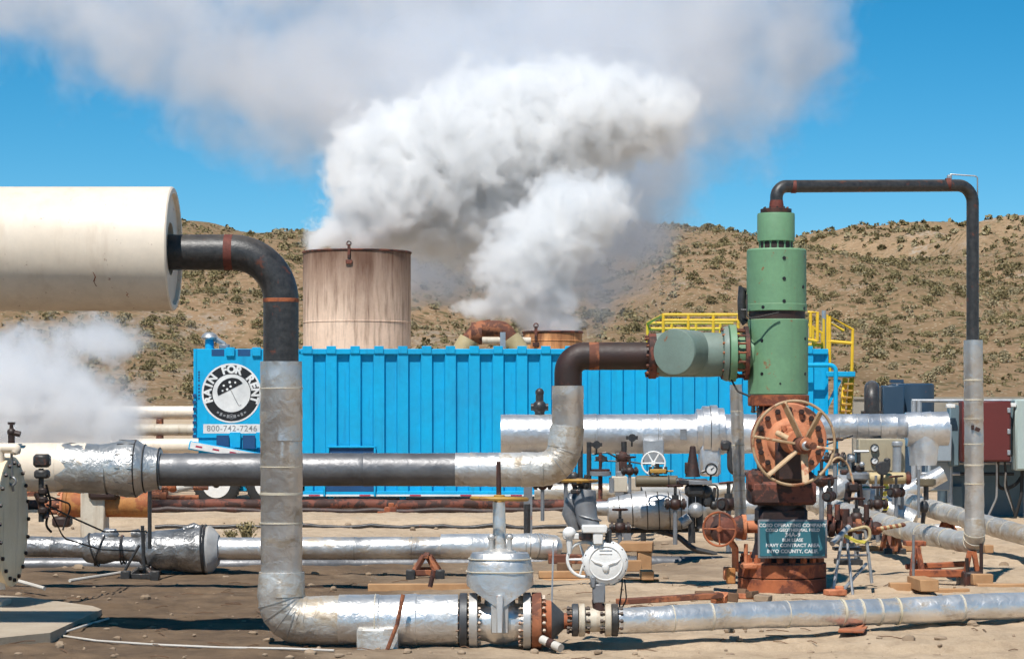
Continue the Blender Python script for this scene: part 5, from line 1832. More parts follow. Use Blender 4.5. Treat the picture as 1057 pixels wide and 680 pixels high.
mq = lambda n: m_(n, 29.0)
m = MB('rust_dark'); m.mats[0] = MATS['black_brown']; m.lathe(Q_(715, 492), Z_, [(0, mq(8)), (mq(2), mq(7.5)), (mq(26), mq(3.5)), (mq(31), mq(3)), (mq(32), mq(1.5))], 20); m.box(Q_(709, 483), (.05, .1, .14), None, .01); part(ca, 'cone', m)
m = MB('black_steel'); m.box(Q_(715, 497), (mq(30), .25, mq(6)), None, .02); m.box(Q_(717, 506), (mq(20), .22, mq(12)), None, .03)
m.cyl(Q_(714, 505), Q_(714, 560), .045, seg=10); m.cyl(Q_(722, 505), Q_(722, 545), .045, seg=10); m.sph(Q_(728, 508), .09, seg=12, rings=8); m.cyl(Q_(704, 497), Q_(698, 497), .05, seg=10)
m.cyl(Q_(736, 520), Q_(738, 503), .02, seg=8); m.sph(Q_(737, 521), .06, seg=10, rings=7); m.box(Q_(730, 515), (.12, .12, .18), None, .03)
part(ca, 'body', m)
m = MB('steel_grey'); m.box(Q_(722, 497.5, -.14), (mq(24), .03, mq(4.5)), None, .006); part(ca, 'plate', m)
def gauge(root, c, r, axis=(0, -1, 0), rim='black_steel'):
    d = V(axis).normalized()
    m = MB(rim, 'dial_white', 'print_black')
    m.use(0).lathe(V(c), d, [(0, r * 1.0), (.03, r * 1.05), (.045, r * 1.0), (.045, r * .82), (.035, r * .8)], 26, True, False)
    m.use(1).lathe(V(c) + d * .032, d, [(0, r * .8), (.002, r * .8)], 26)
    m.use(2).beam(V(c) + d * .038, V(c) + d * .038 + V((r * .45, 0, r * .4)), .006, .004)
    m.sph(V(c) + d * .038, r * .12, seg=8, rings=6)
    return part(root, 'gauge', m)
gauge(ca, Q_(734, 484), mq(6.3))
m = MB('black_steel'); m.cyl(Q_(734, 489), Q_(733, 500), .015, seg=6); m.cyl(Q_(724, 487), Q_(730, 485), .02, seg=6)
m.tube(fillet([Q_(731, 500), Q_(741, 500), Q_(741, 515), Q_(733, 522)], .1, 5), .012, 6); part(ca, 'tubing', m)
m = MB('galv'); m.sph(Q_(718, 526, -.05), mq(8), (1, 1, 1), 18, 10); m.cyl(Q_(712, 534), Q_(703, 540), .07, seg=12); part(ca, 'lower_joint', m)
m = MB('black_steel'); m.tube(fillet([K(738, 456, -1), K(747, 456, -1), K(747, 486, -1), K(772, 486, -1)], .10, 5), m_(3.2, 33), 12); m.box(K(742, 459, -1), (.12, .12, .12), None, .02)
solo('drain_pipe', m, 'black pipe bending down and right in front of the blue tank beside the dial gauge', 'pipe', K(750, 486, -1))
m = MB('rubber')
m.tube([Q_(766, 455), Q_(757, 500), Q_(750, 535)], .008, 5)
m.tube([Q_(762, 440), Q_(762, 470), Q_(764, 530)], .007, 5)
m.tube(fillet([Q_(735, 518), Q_(750, 514), Q_(768, 520)], .1, 4), .012, 5)
solo('cable', m, 'thin black cables hanging beside the wrapped silver riser', 'cable', Q_(757, 500))

# ------------------------------------------------------------------ low long pipes on the left
YL = 27.2
def Lp(px, py, dy=0.0, Y=None):
    q = P(px, py, Y or YL); q.y += dy; return q
ml = lambda n: m_(n, YL)
lw = thing('low_pipeline', 'low silver pipeline across the yard with a dark lagged valve on the left', 'pipeline', Lp(300, 566))
m = MB('jacket', 'strap_steel')
jacket(m, [Lp(218, 566), Lp(575, 565)], 0, ml(11.6), .8, 1, 28, .006, seed=61, bandw=.008)
part(lw, 'jacket', m)
m = MB('jacket_bright', 'strap_steel')
jacket(m, [Lp(455, 564), Lp(556, 563.5), Lp(572, 566, .15)], .3, ml(13.2), .4, 1, 28, .007, seed=62, bandw=.008)
part(lw, 'bright_jacket', m)
m = MB('jacket_old_shade', 'strap_steel')
jacket(m, [Lp(22, 563.5), Lp(95, 565)], 0, ml(10.5), .5, 1, 24, .01, seed=63)
part(lw, 'shaded_old_jacket', m)
m = MB('jacket_old_shade', 'black_steel', 'canvas_wrap')
rows = [(86, 11), (90, 14), (98, 16), (108, 15), (118, 13), (130, 12.5), (144, 13), (150, 17), (160, 20), (180, 22), (200, 24), (213, 24), (214, 21)]
m.use(0).tube([Lp(px, 566 + (1.5 if px > 150 else 0)) for px, r in rows], [ml(r) for px, r in rows], 36, dent=.05)
m.use(2).tube([Lp(px, 568) for px in (212, 216, 221, 226)], [ml(23.5), ml(24.5), ml(22), ml(16)], 30, dent=.05)
m.use(1)
for px, r, t in ((97, 16.5, .3), (104, 16.2, -.35), (126, 13.8, 0), (128, 13.6, .1), (152, 18.6, .1), (212, 24.8, 0), (210, 24.6, .05)):
    m.torus(Lp(px, 567), (1, 0, t), ml(r + .8), .011, 30, 6)
part(lw, 'lagged_valve', m)
for pts_, rs_ in (([(109, 556), (112, 551), (116, 552), (120, 555)], (8, 7, 7, 5)), ([(136, 552), (142, 551), (148, 554)], (5, 6, 4)), ([(190, 547), (200, 544), (208, 547)], (4, 5, 4))):
    m = MB('jacket_old_shade'); m.tube([Lp(*q) for q in pts_], [ml(r) for r in rs_], 14, dent=.03); part(lw, 'lagging_lump', m)
m = MB('jacket_grey_shade', 'strap_steel')
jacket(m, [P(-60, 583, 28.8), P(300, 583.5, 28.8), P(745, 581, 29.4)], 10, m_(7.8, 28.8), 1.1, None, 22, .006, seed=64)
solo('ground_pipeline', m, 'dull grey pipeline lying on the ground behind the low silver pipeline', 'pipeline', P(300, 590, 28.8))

def aframe(px, top, foot, Y, w_, mat, label, grp='pipe stands', n='pipe_stand', roll=1, Yf=None):
    """rusty A shaped pipe stand; feet reach the ground"""
    t = P(px, top, Y)
    g0 = gz(t.x, Y)
    root = thing(n, label, 'pipe stand', (t.x, Y, g0), grp)
    hw_ = m_(w_, Y)
    for s_ in (-1, 1):
        for f in (-.28, .28):
            m = MB(mat)
            m.beam(t + V((s_ * .03, f * .5, 0)), V((t.x + s_ * hw_, Y + f, g0)), .055, .055, 0, .006)
            part(root, 'leg', m)
    zz = g0 + (t.z - g0) * .25
    for f in (-.25, .25):
        m = MB(mat)
        m.beam((t.x - hw_ * .8, Y + f, zz), (t.x + hw_ * .8, Y + f, zz), .05, .06, 0, .006)
        part(root, 'brace', m)
    m = MB(mat); m.box(t + V((0, 0, .01)), (m_(6, Y), .5, .04), None, .006); part(root, 'cap', m)
    for s_ in (-1, 1):
        m = MB('black_steel')
        m.box((t.x + s_ * hw_, Y - .28, g0 + .02), (.10, .12, .14), None, .01)
        part(root, 'foot', m)
    return root
aframe(440, 574, 606, 26.7, 15, 'rust_brown', 'rust brown A shaped stand in front of the bright section of low pipeline')
aframe(149, 586, 602, 26.9, 15, 'black_steel', 'black A shaped stand under the dark lagged valve')
m = MB('black_steel'); m.cyl(Lp(154, 540, -.5), Lp(156, 598, -.5), .02, seg=8); m.cyl(Lp(128, 600, -.5), Lp(150, 560, -.45), .016, seg=8); m.beam(Lp(112, 601, -.4), Lp(216, 601, -.2), .06, .04)
solo('bar_frame', m, 'thin black bars leaning before the dark lagged valve', 'bar', Lp(156, 598, -.5))
m = MB('black_steel'); m.cyl(P(154.5, 505, 26.5), P(154.5, 566, 26.5), .022, seg=8)
solo('post', m, 'thin dark rod hanging under the silver wrapped reducer', 'rod', P(154.5, 566, 26.5))

# orange rust cylinder on pedestal
YO = 33.5
def O_(px, py, dy=0.0):
    q = P(px, py, YO); q.y += dy; return q
mo = lambda n: m_(n, YO)
oc = thing('rusty_cylinder', 'orange rusty horizontal cylinder on a stained cream pedestal under the fat pipe', 'cylinder', V((O_(100, 0).x, YO, 0)))
m = MB('ochre_rust'); m.lathe(O_(66, 520), X_, [(0, mo(13)), (.02, mo(14.8)), (mo(4), mo(15)), (mo(5), mo(14)), (mo(26), mo(13.5)), (mo(60), mo(13.5)), (mo(88), mo(14)), (mo(89), mo(13))], 32); part(oc, 'shell', m)
m = MB('rust_orange'); m.lathe(O_(66, 520), (-1, 0, 0), [(0, mo(14)), (.03, mo(13.5)), (.05, mo(8))], 28); m.bolts(O_(64, 520), X_, mo(11.5), 12, .02, .1); part(oc, 'end_flange', m)
m = MB('cream_worn', 'black_brown'); q = O_(98, 0); m.use(0).box((q.x, YO, .45), (mo(25), .4, .9), None, .02); m.use(1).box((q.x + .15, YO - .02, O_(0, 508).z), (mo(30), .5, mo(14)), None, .04); m.box((q.x - .45, YO, O_(0, 538).z), (mo(18), .3, mo(11)), None, .05); part(oc, 'pedestal', m)
m = MB('rust_brown'); m.cyl(O_(40, 521), O_(66, 521), .06, seg=12); m.cyl(O_(42, 528), O_(60, 528), .04, seg=10); part(oc, 'inlet_pipe', m)

# cream manway flange with davit at the left edge
YM = 22.3
def N_(px, py, dy=0.0):
    q = P(px, py, YM); q.y += dy; return q
mn = lambda n: m_(n, YM)
mw_ = thing('manway', 'cream bolted manway flange seen nearly edge on at the left edge', 'manway', V((N_(14, 0).x, YM, 0)))
ax2 = V((1, -.04, .0)).normalized()
c = N_(14, 538)
Rm = mn(67)
m = MB('cream_worn', 'yellow_old')
m.lathe(c - ax2 * .14, ax2, [(0, Rm * .97), (.005, Rm), (.06, Rm), (.065, Rm * .96), (.075, Rm * .96), (.08, Rm), (.13, Rm), (.135, Rm * .98), (.14, Rm * .7)], 56)
m.use(0).lathe(c - ax2 * 2.2, ax2, [(0, Rm * .72), (2.1, Rm * .72)], 40)
m.mats[0] = MATS['manway_cream']
part(mw_, 'flange', m)
m = MB('black_brown'); m.bolts(c - ax2 * .07, ax2, Rm * .90, 20, .020, .19); part(mw_, 'bolt_ring', m)
m = MB('cream_worn')
ce = c - ax2 * 1.2
m.box((ce.x, ce.y, (ce.z - Rm * .6) / 2), (.3, .5, max(.05, ce.z - Rm * .6)), None, .01); m.box((c.x - ax2.x * .2, c.y + .08, .06), (.25, .4, .14), None, .01); part(mw_, 'saddle', m)
m = MB('cream_paint')
m.tube(fillet([N_(5, 606, -.2), N_(4, 470, -.2), N_(4, 462, -.2), N_(22, 462, -.2), N_(20, 466, -.2)], .075, 6), mn(5.2), 18)
m.sph(N_(20, 464, -.2), mn(5.2), seg=14, rings=9)
dv = part(mw_, 'davit_arm', m)
m = MB('cream_worn'); m.box(N_(4, 533, -.24), (.12, .12, .05), None, .01); m.box(N_(4, 530, -.16), (.06, .2, .05)); part(mw_, 'hinge', m)
m = MB('steel_grey'); m.cyl(N_(16.5, 464, -.2), N_(16, 492, -.15), .012, seg=8); m.torus(N_(16, 496, -.15), (.3, 1, 0), mn(4), .011, 20, 6); m.cyl(N_(16, 499, -.15), N_(16, 506, -.1), .012, seg=8); part(mw_, 'eye_bolt', m)
m = MB('black_brown'); q = H_(16, 458, -.2)
m.cyl(q, q + V((0, 0, .1)), .035, seg=10); m.sph(q + V((0, 0, .12)), .045, seg=10, rings=7); m.cyl(q + V((0, 0, .12)), q + V((.09, 0, .10)), .03, seg=8); m.cyl(q + V((0, 0, .12)), q + V((.0, 0, .22)), .02, seg=8); m.box(q + V((0, 0, .21)), (.07, .03, .025))
solo('bleed_valve', m, 'tiny dark bleed valve on top of the fat cream pipe', 'valve', q)
ps = thing('pressure_sensor', 'black pressure transmitter with hanging cables beside the manway flange', 'transmitter', N_(38, 540, .3))
m = MB('black_steel'); m.box(N_(37, 476, .3), (mn(17), .14, mn(14)), None, .025); m.box(N_(37, 490, .3), (mn(15), .13, mn(9)), None, .025); m.cyl(N_(36, 484, .3), N_(36, 540, .3), .025, seg=10); part(ps, 'housing', m)
m = MB('black_brown')
for py in (508, 517, 528): m.box(N_(38, py, .3), (mn(9), .1, mn(7)), None, .015)
m.cyl(N_(31, 510, .3), N_(42, 536, .3), .03, seg=8)
part(ps, 'manifold', m)
m = MB('rubber')
m.tube(fillet([N_(42, 500, .25), N_(44, 520, .4), N_(36, 545, .5), N_(40, 552, .6)], .2, 5), .012, 6)
m.tube(fillet([N_(42, 522, .3), N_(52, 535, .8), N_(70, 560, 2), N_(95, 566, 3.2)], .6, 6), .009, 6)
m.tube(fillet([N_(40, 512, .3), N_(58, 524, .8), N_(50, 540, .9), N_(46, 552, .9)], .2, 6), .009, 6)
m.tube(fillet([N_(44, 525, .3), N_(49, 560, .8), N_(66, 580, 2), N_(86, 588, 3)], .6, 6), .008, 6)
part(ps, 'cable', m)

# ------------------------------------------------------------------ timbers
def bm_(pxa, pxb, py0, py1, Y, dyw, label, grp, yaw=0.0, mat='wood'):
    c = P((pxa + pxb) / 2, (py0 + py1) / 2, Y)
    Lx, hz_ = m_(pxb - pxa, Y), m_(py1 - py0, Y)
    m = MB(mat, 'wood_dark'); m.box(c, (Lx, dyw, hz_), Matrix.Rotation(yaw, 3, 'Z'), .006)
    return solo('timber', m, label, 'timber', c, grp)
for a in ((380, 487, 602, 613, 25.0, .12, 'long timber on the ground in front of the rusty A shaped stand', 'yard timbers', .03),
          (560, 680, 597, 607, 26.2, .12, 'lowest long timber of the wooden stack behind the white actuator', 'stacked timbers', .0),
          (556, 612, 589, 596, 26.3, .14, 'middle short timber left of the white actuator in the wooden stack', 'stacked timbers', .05),
          (640, 674, 559, 568, 26.8, .35, 'topmost timber of the wooden stack right of the white actuator', 'stacked timbers', -.1),
          (636, 662, 578, 589, 26.3, .14, 'mid height timber just right of the white actuator', 'stacked timbers', .0),
          (661, 674, 588, 597, 26.0, .40, 'small end grain block under the right end of the wooden stack', 'stacked timbers', .0),
          (658, 672, 568, 588, 26.7, .12, 'upright timber at the right end of the wooden stack', 'stacked timbers', .1),
          (575, 590, 580, 597, 26.9, .30, 'dark upright block below the white air filter', 'stacked timbers', .0, 'wood_dark'),
          (566, 640, 572, 581, 27.0, .20, 'dark rusty beam behind the white actuator', 'stacked timbers', .0, 'rust_brown'),
          (918, 950, 601, 613, 24.6, .16, 'left short timber lying by the rusty double stand', 'crib timbers', .0),
          (943, 962, 596, 608, 24.4, .60, 'timber pointing at the viewer beneath the left rusty stand', 'crib timbers', .06),
          (948, 1000, 607, 618, 24.5, .12, 'bottom timber of the crib directly behind the long silver pipe', 'crib timbers', .0),
          (1003, 1024, 592, 603, 25.3, .14, 'short timber right of the black leg under the silver riser', 'crib timbers', .0),
          (1008, 1100, 602, 612, 25.0, .13, 'long timber running off the right edge by the crib', 'crib timbers', .02),
          (888, 950, 563, 568, 31.0, .18, 'thin timber under the slanting pipe by the tubular stand', 'yard timbers', .0),
          (901, 921, 569, 575, 30.4, .3, 'short tan timber block on the sand left of the crib', 'yard timbers', .3),
          (1015, 1024, 562, 570, 28.6, .2, 'small timber block behind the silver riser foot', 'yard timbers', .0)):
    bm_(*a)
# rusty double stand under the riser elbow
st = thing('pipe_stand', 'rusty orange double stand on timber crib under the silver riser elbow', 'pipe stand', P(975, 612, 25.6), 'pipe stands')
def S_(px, py, dy=0.0):
    q = P(px, py, 25.6); q.y += dy; return q
m = MB('rust_red')
m.box(S_(952, 563, .5), (m_(21, 25.6), .25, m_(5, 25.6)), None, .006)
for s_ in (-1, 1): m.beam(S_(952 + s_, 566, .4), S_(952 + s_ * 6, 596, .3), .05, .05, 0, .005)
part(st, 'front_leg', m)
m = MB('rust_red', 'black_brown')
m.use(0).beam(S_(942, 592, .1), S_(1000, 592, .1), .10, .08, 0, .01); m.beam(S_(946, 589, .7), S_(1010, 586, .7), .10, .06, 0, .01)
m.use(1).box(S_(1003, 600, .1), (m_(20, 25.6), .5, m_(22, 25.6)), None, .02)
part(st, 'base_beam', m)
m = MB('rust_red', 'black_brown')
for s_ in (-1, 1): m.use(0).beam(S_(1003 + s_ * 2, 568), S_(1003 + s_ * 7, 596), .05, .06, 0, .005)
m.use(1).cyl(S_(1011, 560, -.1), S_(1011, 592, -.1), .02, seg=8); m.cyl(S_(996, 575, -.1), S_(997, 592, -.1), .02, seg=8)
part(st, 'rear_leg', m)
m = MB('steel_grey'); m.cyl(S_(938, 550, -.3), S_(938, 592, -.3), .014, seg=8); part(st, 'rod', m)
aframe(920, 545, 574, 30.5, 7, 'rust_brown', 'small rusty stand under the slanting pipe beside the choke fittings')
aframe(978, 540, 556, 33, 9, 'rust_red', 'low rusty red stand under the second slanting pipe left of the riser')

# ------------------------------------------------------------------ right side instruments
YI = 33.0
def I_(px, py, dy=0.0):
    q = P(px, py, YI); q.y += dy; return q
mi = lambda n: m_(n, YI)
tp = thing('gauge_panel', 'tan gauge panel with two dials behind the rusty handwheel', 'gauge panel', V((I_(910, 0).x, YI, 0)))
m = MB('tan_panel'); m.box(I_(909, 469.5), (mi(48), .25, mi(34)), None, .015); part(tp, 'panel', m)
for px in (888, 931):
    m = MB('steel_grey'); m.box((I_(px, 0).x, YI + .05, I_(0, 486).z / 2), (.06, .06, I_(0, 486).z))
    part(tp, 'leg', m)
gauge(tp, I_(901, 462, -.13), mi(4.2)); gauge(tp, I_(901, 475, -.13), mi(4.0))
m = MB('galv'); m.tube(fillet([I_(922, 520, -.25), I_(923, 462, -.25), I_(923, 458, -.25)], .1, 4), mi(4.6), 16); m.cyl(I_(923, 461, -.25), I_(923, 455, -.25), mi(5.6), seg=18, ch=.02)
solo('conduit', m, 'fat grey conduit rising in front of the tan gauge panel', 'conduit', I_(922, 520, -.25))
yc = thing('air_cylinder', 'sand yellow horizontal cylinder below the tan gauge panel', 'cylinder', I_(907, 498, -.8))
m = MB('sand_yellow'); m.lathe(I_(888, 491.5, -.8), X_, [(0, mi(5)), (.02, mi(6)), (mi(36), mi(6)), (mi(37), mi(5))], 26); part(yc, 'shell', m)
m = MB('rust_dark'); m.cyl(I_(925, 491.5, -.8), I_(930, 491.5, -.8), mi(6.8), seg=20, ch=.02); part(yc, 'end_cap', m)
m = MB('black_steel'); m.cyl(I_(899, 481, -1.0), I_(899, 481, -1.08), mi(7), seg=20, ch=.01); m.box(I_(904, 476, -1), (mi(6), .1, mi(10)), None, .03); m.cyl(I_(899, 485, -1), I_(899, 520, -.9), .022, seg=8); part(yc, 'positioner', m)
m = MB('steel_grey', 'black_steel'); m.use(0).lathe(I_(876, 494, -.9), Z_, [(0, mi(9)), (.03, mi(11.5)), (.09, mi(11.5)), (.11, mi(9))], 26); m.use(1).lathe(I_(876, 497, -.9), Z_, [(0, mi(7)), (.05, mi(10))], 22); part(yc, 'diaphragm', m)
bv = thing('control_valve', 'cluster of dark control valves with teal cap right of the rusty handwheel', 'valve', I_(873, 520, -1))
m = MB('black_brown', 'black_steel')
m.use(0).box(I_(869, 500, -1), (mi(12), .25, mi(10)), None, .03); m.cyl(I_(866, 500, -1), I_(862, 525, -1), mi(3.5), seg=10); m.cyl(I_(876, 498, -1), I_(878, 522, -1), mi(3), seg=10)
m.use(1).box(I_(872, 478, -.6), (mi(6), .2, mi(22)), None, .03); m.box(I_(864, 474, -.6), (mi(5), .2, mi(12)), None, .03); m.box(I_(880, 470, -.5), (mi(4), .2, mi(14)), None, .02)
m.use(0).box(I_(878, 482, -.6), (mi(14), .2, mi(6)), None, .02); m.box(I_(866, 486, -.6), (mi(9), .2, mi(5)), None, .02)
part(bv, 'body', m)
m = MB('teal_paint', 'white_paint'); m.use(0).sph(I_(885, 502, -.8), mi(5.5), (1, 1, .5), 16, 8, True); m.use(1).cyl(I_(885, 503, -.8), I_(885, 520, -.8), mi(4.5), mi(3.5), 14); part(bv, 'capped_bottle', m)
m = MB('galv'); m.cyl(I_(875, 465, -.6), I_(890, 465, -.6), .02, seg=6); m.cyl(I_(870, 468, -.7), I_(870, 490, -.7), .02, seg=6); m.sph(I_(871, 472, -.75), .05, seg=8, rings=6); m.sph(I_(882, 478, -.7), .04, seg=8, rings=6); part(bv, 'fitting', m)
m = MB('caution_yellow', 'black_steel')
pt = [I_(903 + 1.5 * math.sin(k * .9), 497 + k * 2.4, -.95 + .02 * math.sin(k * 1.7)) for k in range(13)]
for k in range(12):
    m.use(k % 3 == 2); w_ = V((mi(2.4), .01 * math.sin(k), 0))
    m.prism([pt[k] - w_, pt[k] + w_, pt[k + 1] + w_, pt[k + 1] - w_], (0, .004, 0))
solo('caution_tape', m, 'yellow and black caution tape hanging below the sand yellow cylinder', 'tape', pt[0])
# lagged bright bundles behind
for (pts, r, lab, sd_) in (([I_(845, 525, 1), I_(880, 500, 1), I_(905, 500, 1.5)], 12, 'crumpled bright lagged pipe behind the copper tube right of the wellhead', 71),
                           ([I_(893, 512, .5), I_(925, 530, .2), I_(945, 540, .1)], 13, 'crumpled bright lagged bend just left of the black vent knob', 72),
                           ([K(955, 514, 2), K(985, 500, 2), K(1000, 492, 2)], 9, 'bright foil lagged bend in front of the grey blue panel', 73),
                           ([I_(765, 545, .6), I_(800, 528, 1), I_(850, 520, 1)], 9, 'dull silver pipe passing behind the base of the wellhead', 74)):
    m = MB('jacket_bright', 'strap_steel'); jacket(m, pts, .5, mi(r), .25, 1, 22, .035, 4, seed=sd_, bandw=.006)
    solo('lagged_pipe', m, lab, 'pipe', pts[1])
m = MB('black_steel'); m.sph(I_(942, 520, -.9), mi(5), (1, 1, 1.35), 16, 10); m.cyl(I_(942, 526, -.9), I_(940, 545, -.9), .03, seg=8)
solo('egg_vent', m, 'black egg shaped vent on a short stem above the slanting pipe', 'vent', I_(942, 526, -.9))
m = MB('olive_steel', 'black_steel'); m.use(0).lathe(I_(952, 501, -.3), Z_, [(0, mi(7)), (.02, mi(10)), (.06, mi(10)), (.07, mi(9))], 24).lathe(I_(952, 497, -.3), Z_, [(0, mi(9)), (.01, mi(10)), (.04, mi(10)), (.05, mi(8))], 24); m.use(1).cyl(I_(952, 515, -.3), I_(952, 497, -.3), .035, seg=10)
solo('diaphragm_valve', m, 'olive double disc diaphragm valve left of the grey blue panel', 'valve', I_(952, 510, -.3))
for px, a, b_, lab in ((890.5, 488, 545, 'thin grey rod just left of the caution tape'), (933, 482, 530, 'thin grey rod between tan panel and rack post')):
    m = MB('steel_grey'); m.cyl(I_(px, a, -1.2), I_(px, b_, -1.2), .018, seg=8); solo('rod', m, lab, 'rod', I_(px, b_, -1.2))

# electrical rack
YE = 40.0
def E_(px, py, dy=0.0):
    q = P(px, py, YE); q.y += dy; return q
me_ = lambda n: m_(n, YE)
rk = thing('equipment_rack', 'galvanised pipe rack carrying the electrical cabinets on the right', 'rack', V((E_(990, 0).x, YE, 0)))
for px, top, hh in ((938, 413, 0), (943.5, 413, 0), (975, 416, 0), (1080, 413, 0)):
    z = E_(0, top).z; x = E_(px, 0).x
    m = MB('galv'); m.cyl((x, YE - .5, 0), (x, YE - .5, z), .045, seg=12)
    part(rk, 'post', m)
m = MB('galv', 'black_steel')
for py, dy in ((413.5, -.5), (477, -.5)): m.use(0).cyl(E_(936, py, dy), E_(1085, py, dy), .03, seg=10)
m.use(1).cyl(E_(943, 488, -.5), E_(1040, 488, -.5), .028, seg=10); m.use(0).cyl(E_(943, 488, -.5), E_(985, 488, -.5), .032, seg=10)
for py in (436, 446): m.use(0).box(E_(1035, py, -.3), (me_(14), .08, .09))
for py in (434, 443): m.use(0).box(E_(976, py, -.3), (me_(8), .08, .09))
part(rk, 'cross_pipe', m)
def cabinet(pxa, pxb, ya, yb, dy, mat, label, dep=.35, grp=None, door=True, bolts=()):
    c = E_((pxa + pxb) / 2, (ya + yb) / 2, dy)
    W_, H2 = me_(pxb - pxa), me_(yb - ya)
    root = thing('cabinet', label, 'cabinet', c - V((0, 0, H2 / 2)), grp)
    m = MB(mat); m.box(c, (W_, dep, H2), None, .02); part(root, 'housing', m)
    if door:
        m = MB(mat); m.box(c + V((0, -dep / 2 - .014, 0)), (W_ - .05, .02, H2 - .05), None, .006); d_ = part(root, 'door', m)
        m = MB('galv'); 
        for s_ in (-.35, 0, .35): m.box(c + V((W_ / 2 - .04, -dep / 2 - .03, s_ * H2)), (.05, .02, .08), None, .004)
        part(root, 'latch', m, d_)
    return root, c, W_, H2, dep
cabinet(982, 1031, 414, 475, -.8, 'cabinet_red', 'dark red electrical cabinet behind the silver riser')
cabinet(1036, 1085, 412, 484, -.75, 'cabinet_green', 'pale grey green cabinet at the right edge')
r_, c_, W_, H2, dp = cabinet(952, 972, 437, 475, -.8, 'cabinet_grey', 'grey switch box with six dark buttons left of the red cabinet', .3, None, False)
m = MB('print_black')
for ix in (0, 1):
    for iy in range(3):
        m.cyl(c_ + V((-.1 + ix * .17, -dp / 2 + .01, .20 - iy * .065)), c_ + V((-.1 + ix * .17, -dp / 2 - .03, .20 - iy * .065)), .026, seg=12)
m.box(c_ + V((0, -dp / 2 - .005, -.02)), (.2, .01, .025))
part(r_, 'button', m)
cabinet(972, 982, 418, 480, -.6, 'cabinet_blue', 'narrow blue grey gutter box between the switch box and red cabinet', .25, None, False)
cabinet(1031, 1036, 417, 470, -.6, 'cabinet_blue', 'thin blue grey strip box between the red and pale cabinets', .25, None, False)
cabinet(952, 975, 475, 505, -.4, 'cabinet_grey', 'grey lower box beneath the switch box', .3, None, False)
q = E_(1018, 0, 0)
m = MB('cabinet_blue'); m.box((E_(1030, 0).x, YE + .3, E_(0, 478).z / 2), (me_(110), .8, E_(0, 478).z), None, .02)
m.box((E_(985, 0).x, YE - .15, E_(0, 500).z / 2), (me_(12), .3, E_(0, 500).z), None, .02)
solo('transformer_box', m, 'big blue grey steel enclosure standing on the ground under the cabinets', 'enclosure', V((E_(1018, 0).x, YE + .3, 0)))
m = MB('tan_panel'); m.box(E_(965, 490, .3), (me_(10), .2, me_(36)), None, .01); solo('tan_box', m, 'tan upright box glimpsed below the grey lower box', 'box', E_(965, 505, .3))
m = MB('rubber', 'galv')
for pts, r in (([E_(995, 475, -.8), E_(994, 495, -.7), E_(1001, 515, -.6)], .03), ([E_(990, 475, -.8), E_(992, 500, -.7), E_(1004, 512, -.6)], .02),
               ([E_(1020, 475, -.8), E_(1022, 505, -.6), E_(1040, 500, -.6), E_(1050, 486, -.6)], .03), ([E_(1027, 475, -.8), E_(1030, 500, -.7), E_(1040, 530, -.6)], .02),
               ([E_(1046, 484, -.7), E_(1045, 510, -.7), E_(1040, 533, -.6)], .028)):
    m.use(0).tube(fillet(pts, .3, 5), r, 7)
m.use(1).tube(fillet([E_(1019, 475, -.8), E_(1020, 512, -.7), E_(1012, 532, -.6)], .3, 5), .018, 7)
m.tube(fillet([E_(1028, 486, -.8), E_(1028, 500, -.7), E_(1040, 530, -.6)], .3, 5), .016, 7)
m.cyl(E_(1050, 484, -.7), E_(1050, 535, -.7), .04, seg=10)
part(rk, 'cable', m)
m = MB('galv', 'white_paint'); m.use(1).box(E_(971, 419, -.9), (me_(9), .1, me_(4)), None, .01); part(rk, 'lamp_fitting', m); m = MB('white_paint'); m.box(E_(1034, 418, -.9), (me_(6), .1, me_(4)), None, .01); part(rk, 'lamp_fitting', m)

# small isolating valves scattered through the pipework
def small_valve():
    root = thing('small_valve', 'x', 'valve', (0, 0, 0), 'small valves on the pipework')
    m = MB('black_steel', 'black_brown')
    m.use(0).cyl((-.11, 0, .0), (.11, 0, .0), .035, seg=10); m.use(1).sph((0, 0, 0), .06, (1.1, 1, 1), 12, 8)
    for s_ in (-1, 1): m.use(1).cyl((s_ * .07, 0, 0), (s_ * .095, 0, 0), .055, seg=12)
    part(root, 'body', m)
    m = MB('black_steel'); m.cyl((0, 0, .04), (0, 0, .18), .016, seg=8); m.cyl((0, 0, .05), (0, 0, .09), .035, seg=10); part(root, 'stem', m)
    m = MB('rust_dark'); m.handwheel((0, 0, .18), (0, .1, 1), .075, .009, 4, .018, spoke=.006); part(root, 'handwheel', m)
    m = MB('steel_grey'); m.cyl((0, 0, -.40), (0, 0, -.02), .022, seg=8); part(root, 'riser', m)
    return root
sv0 = small_valve()
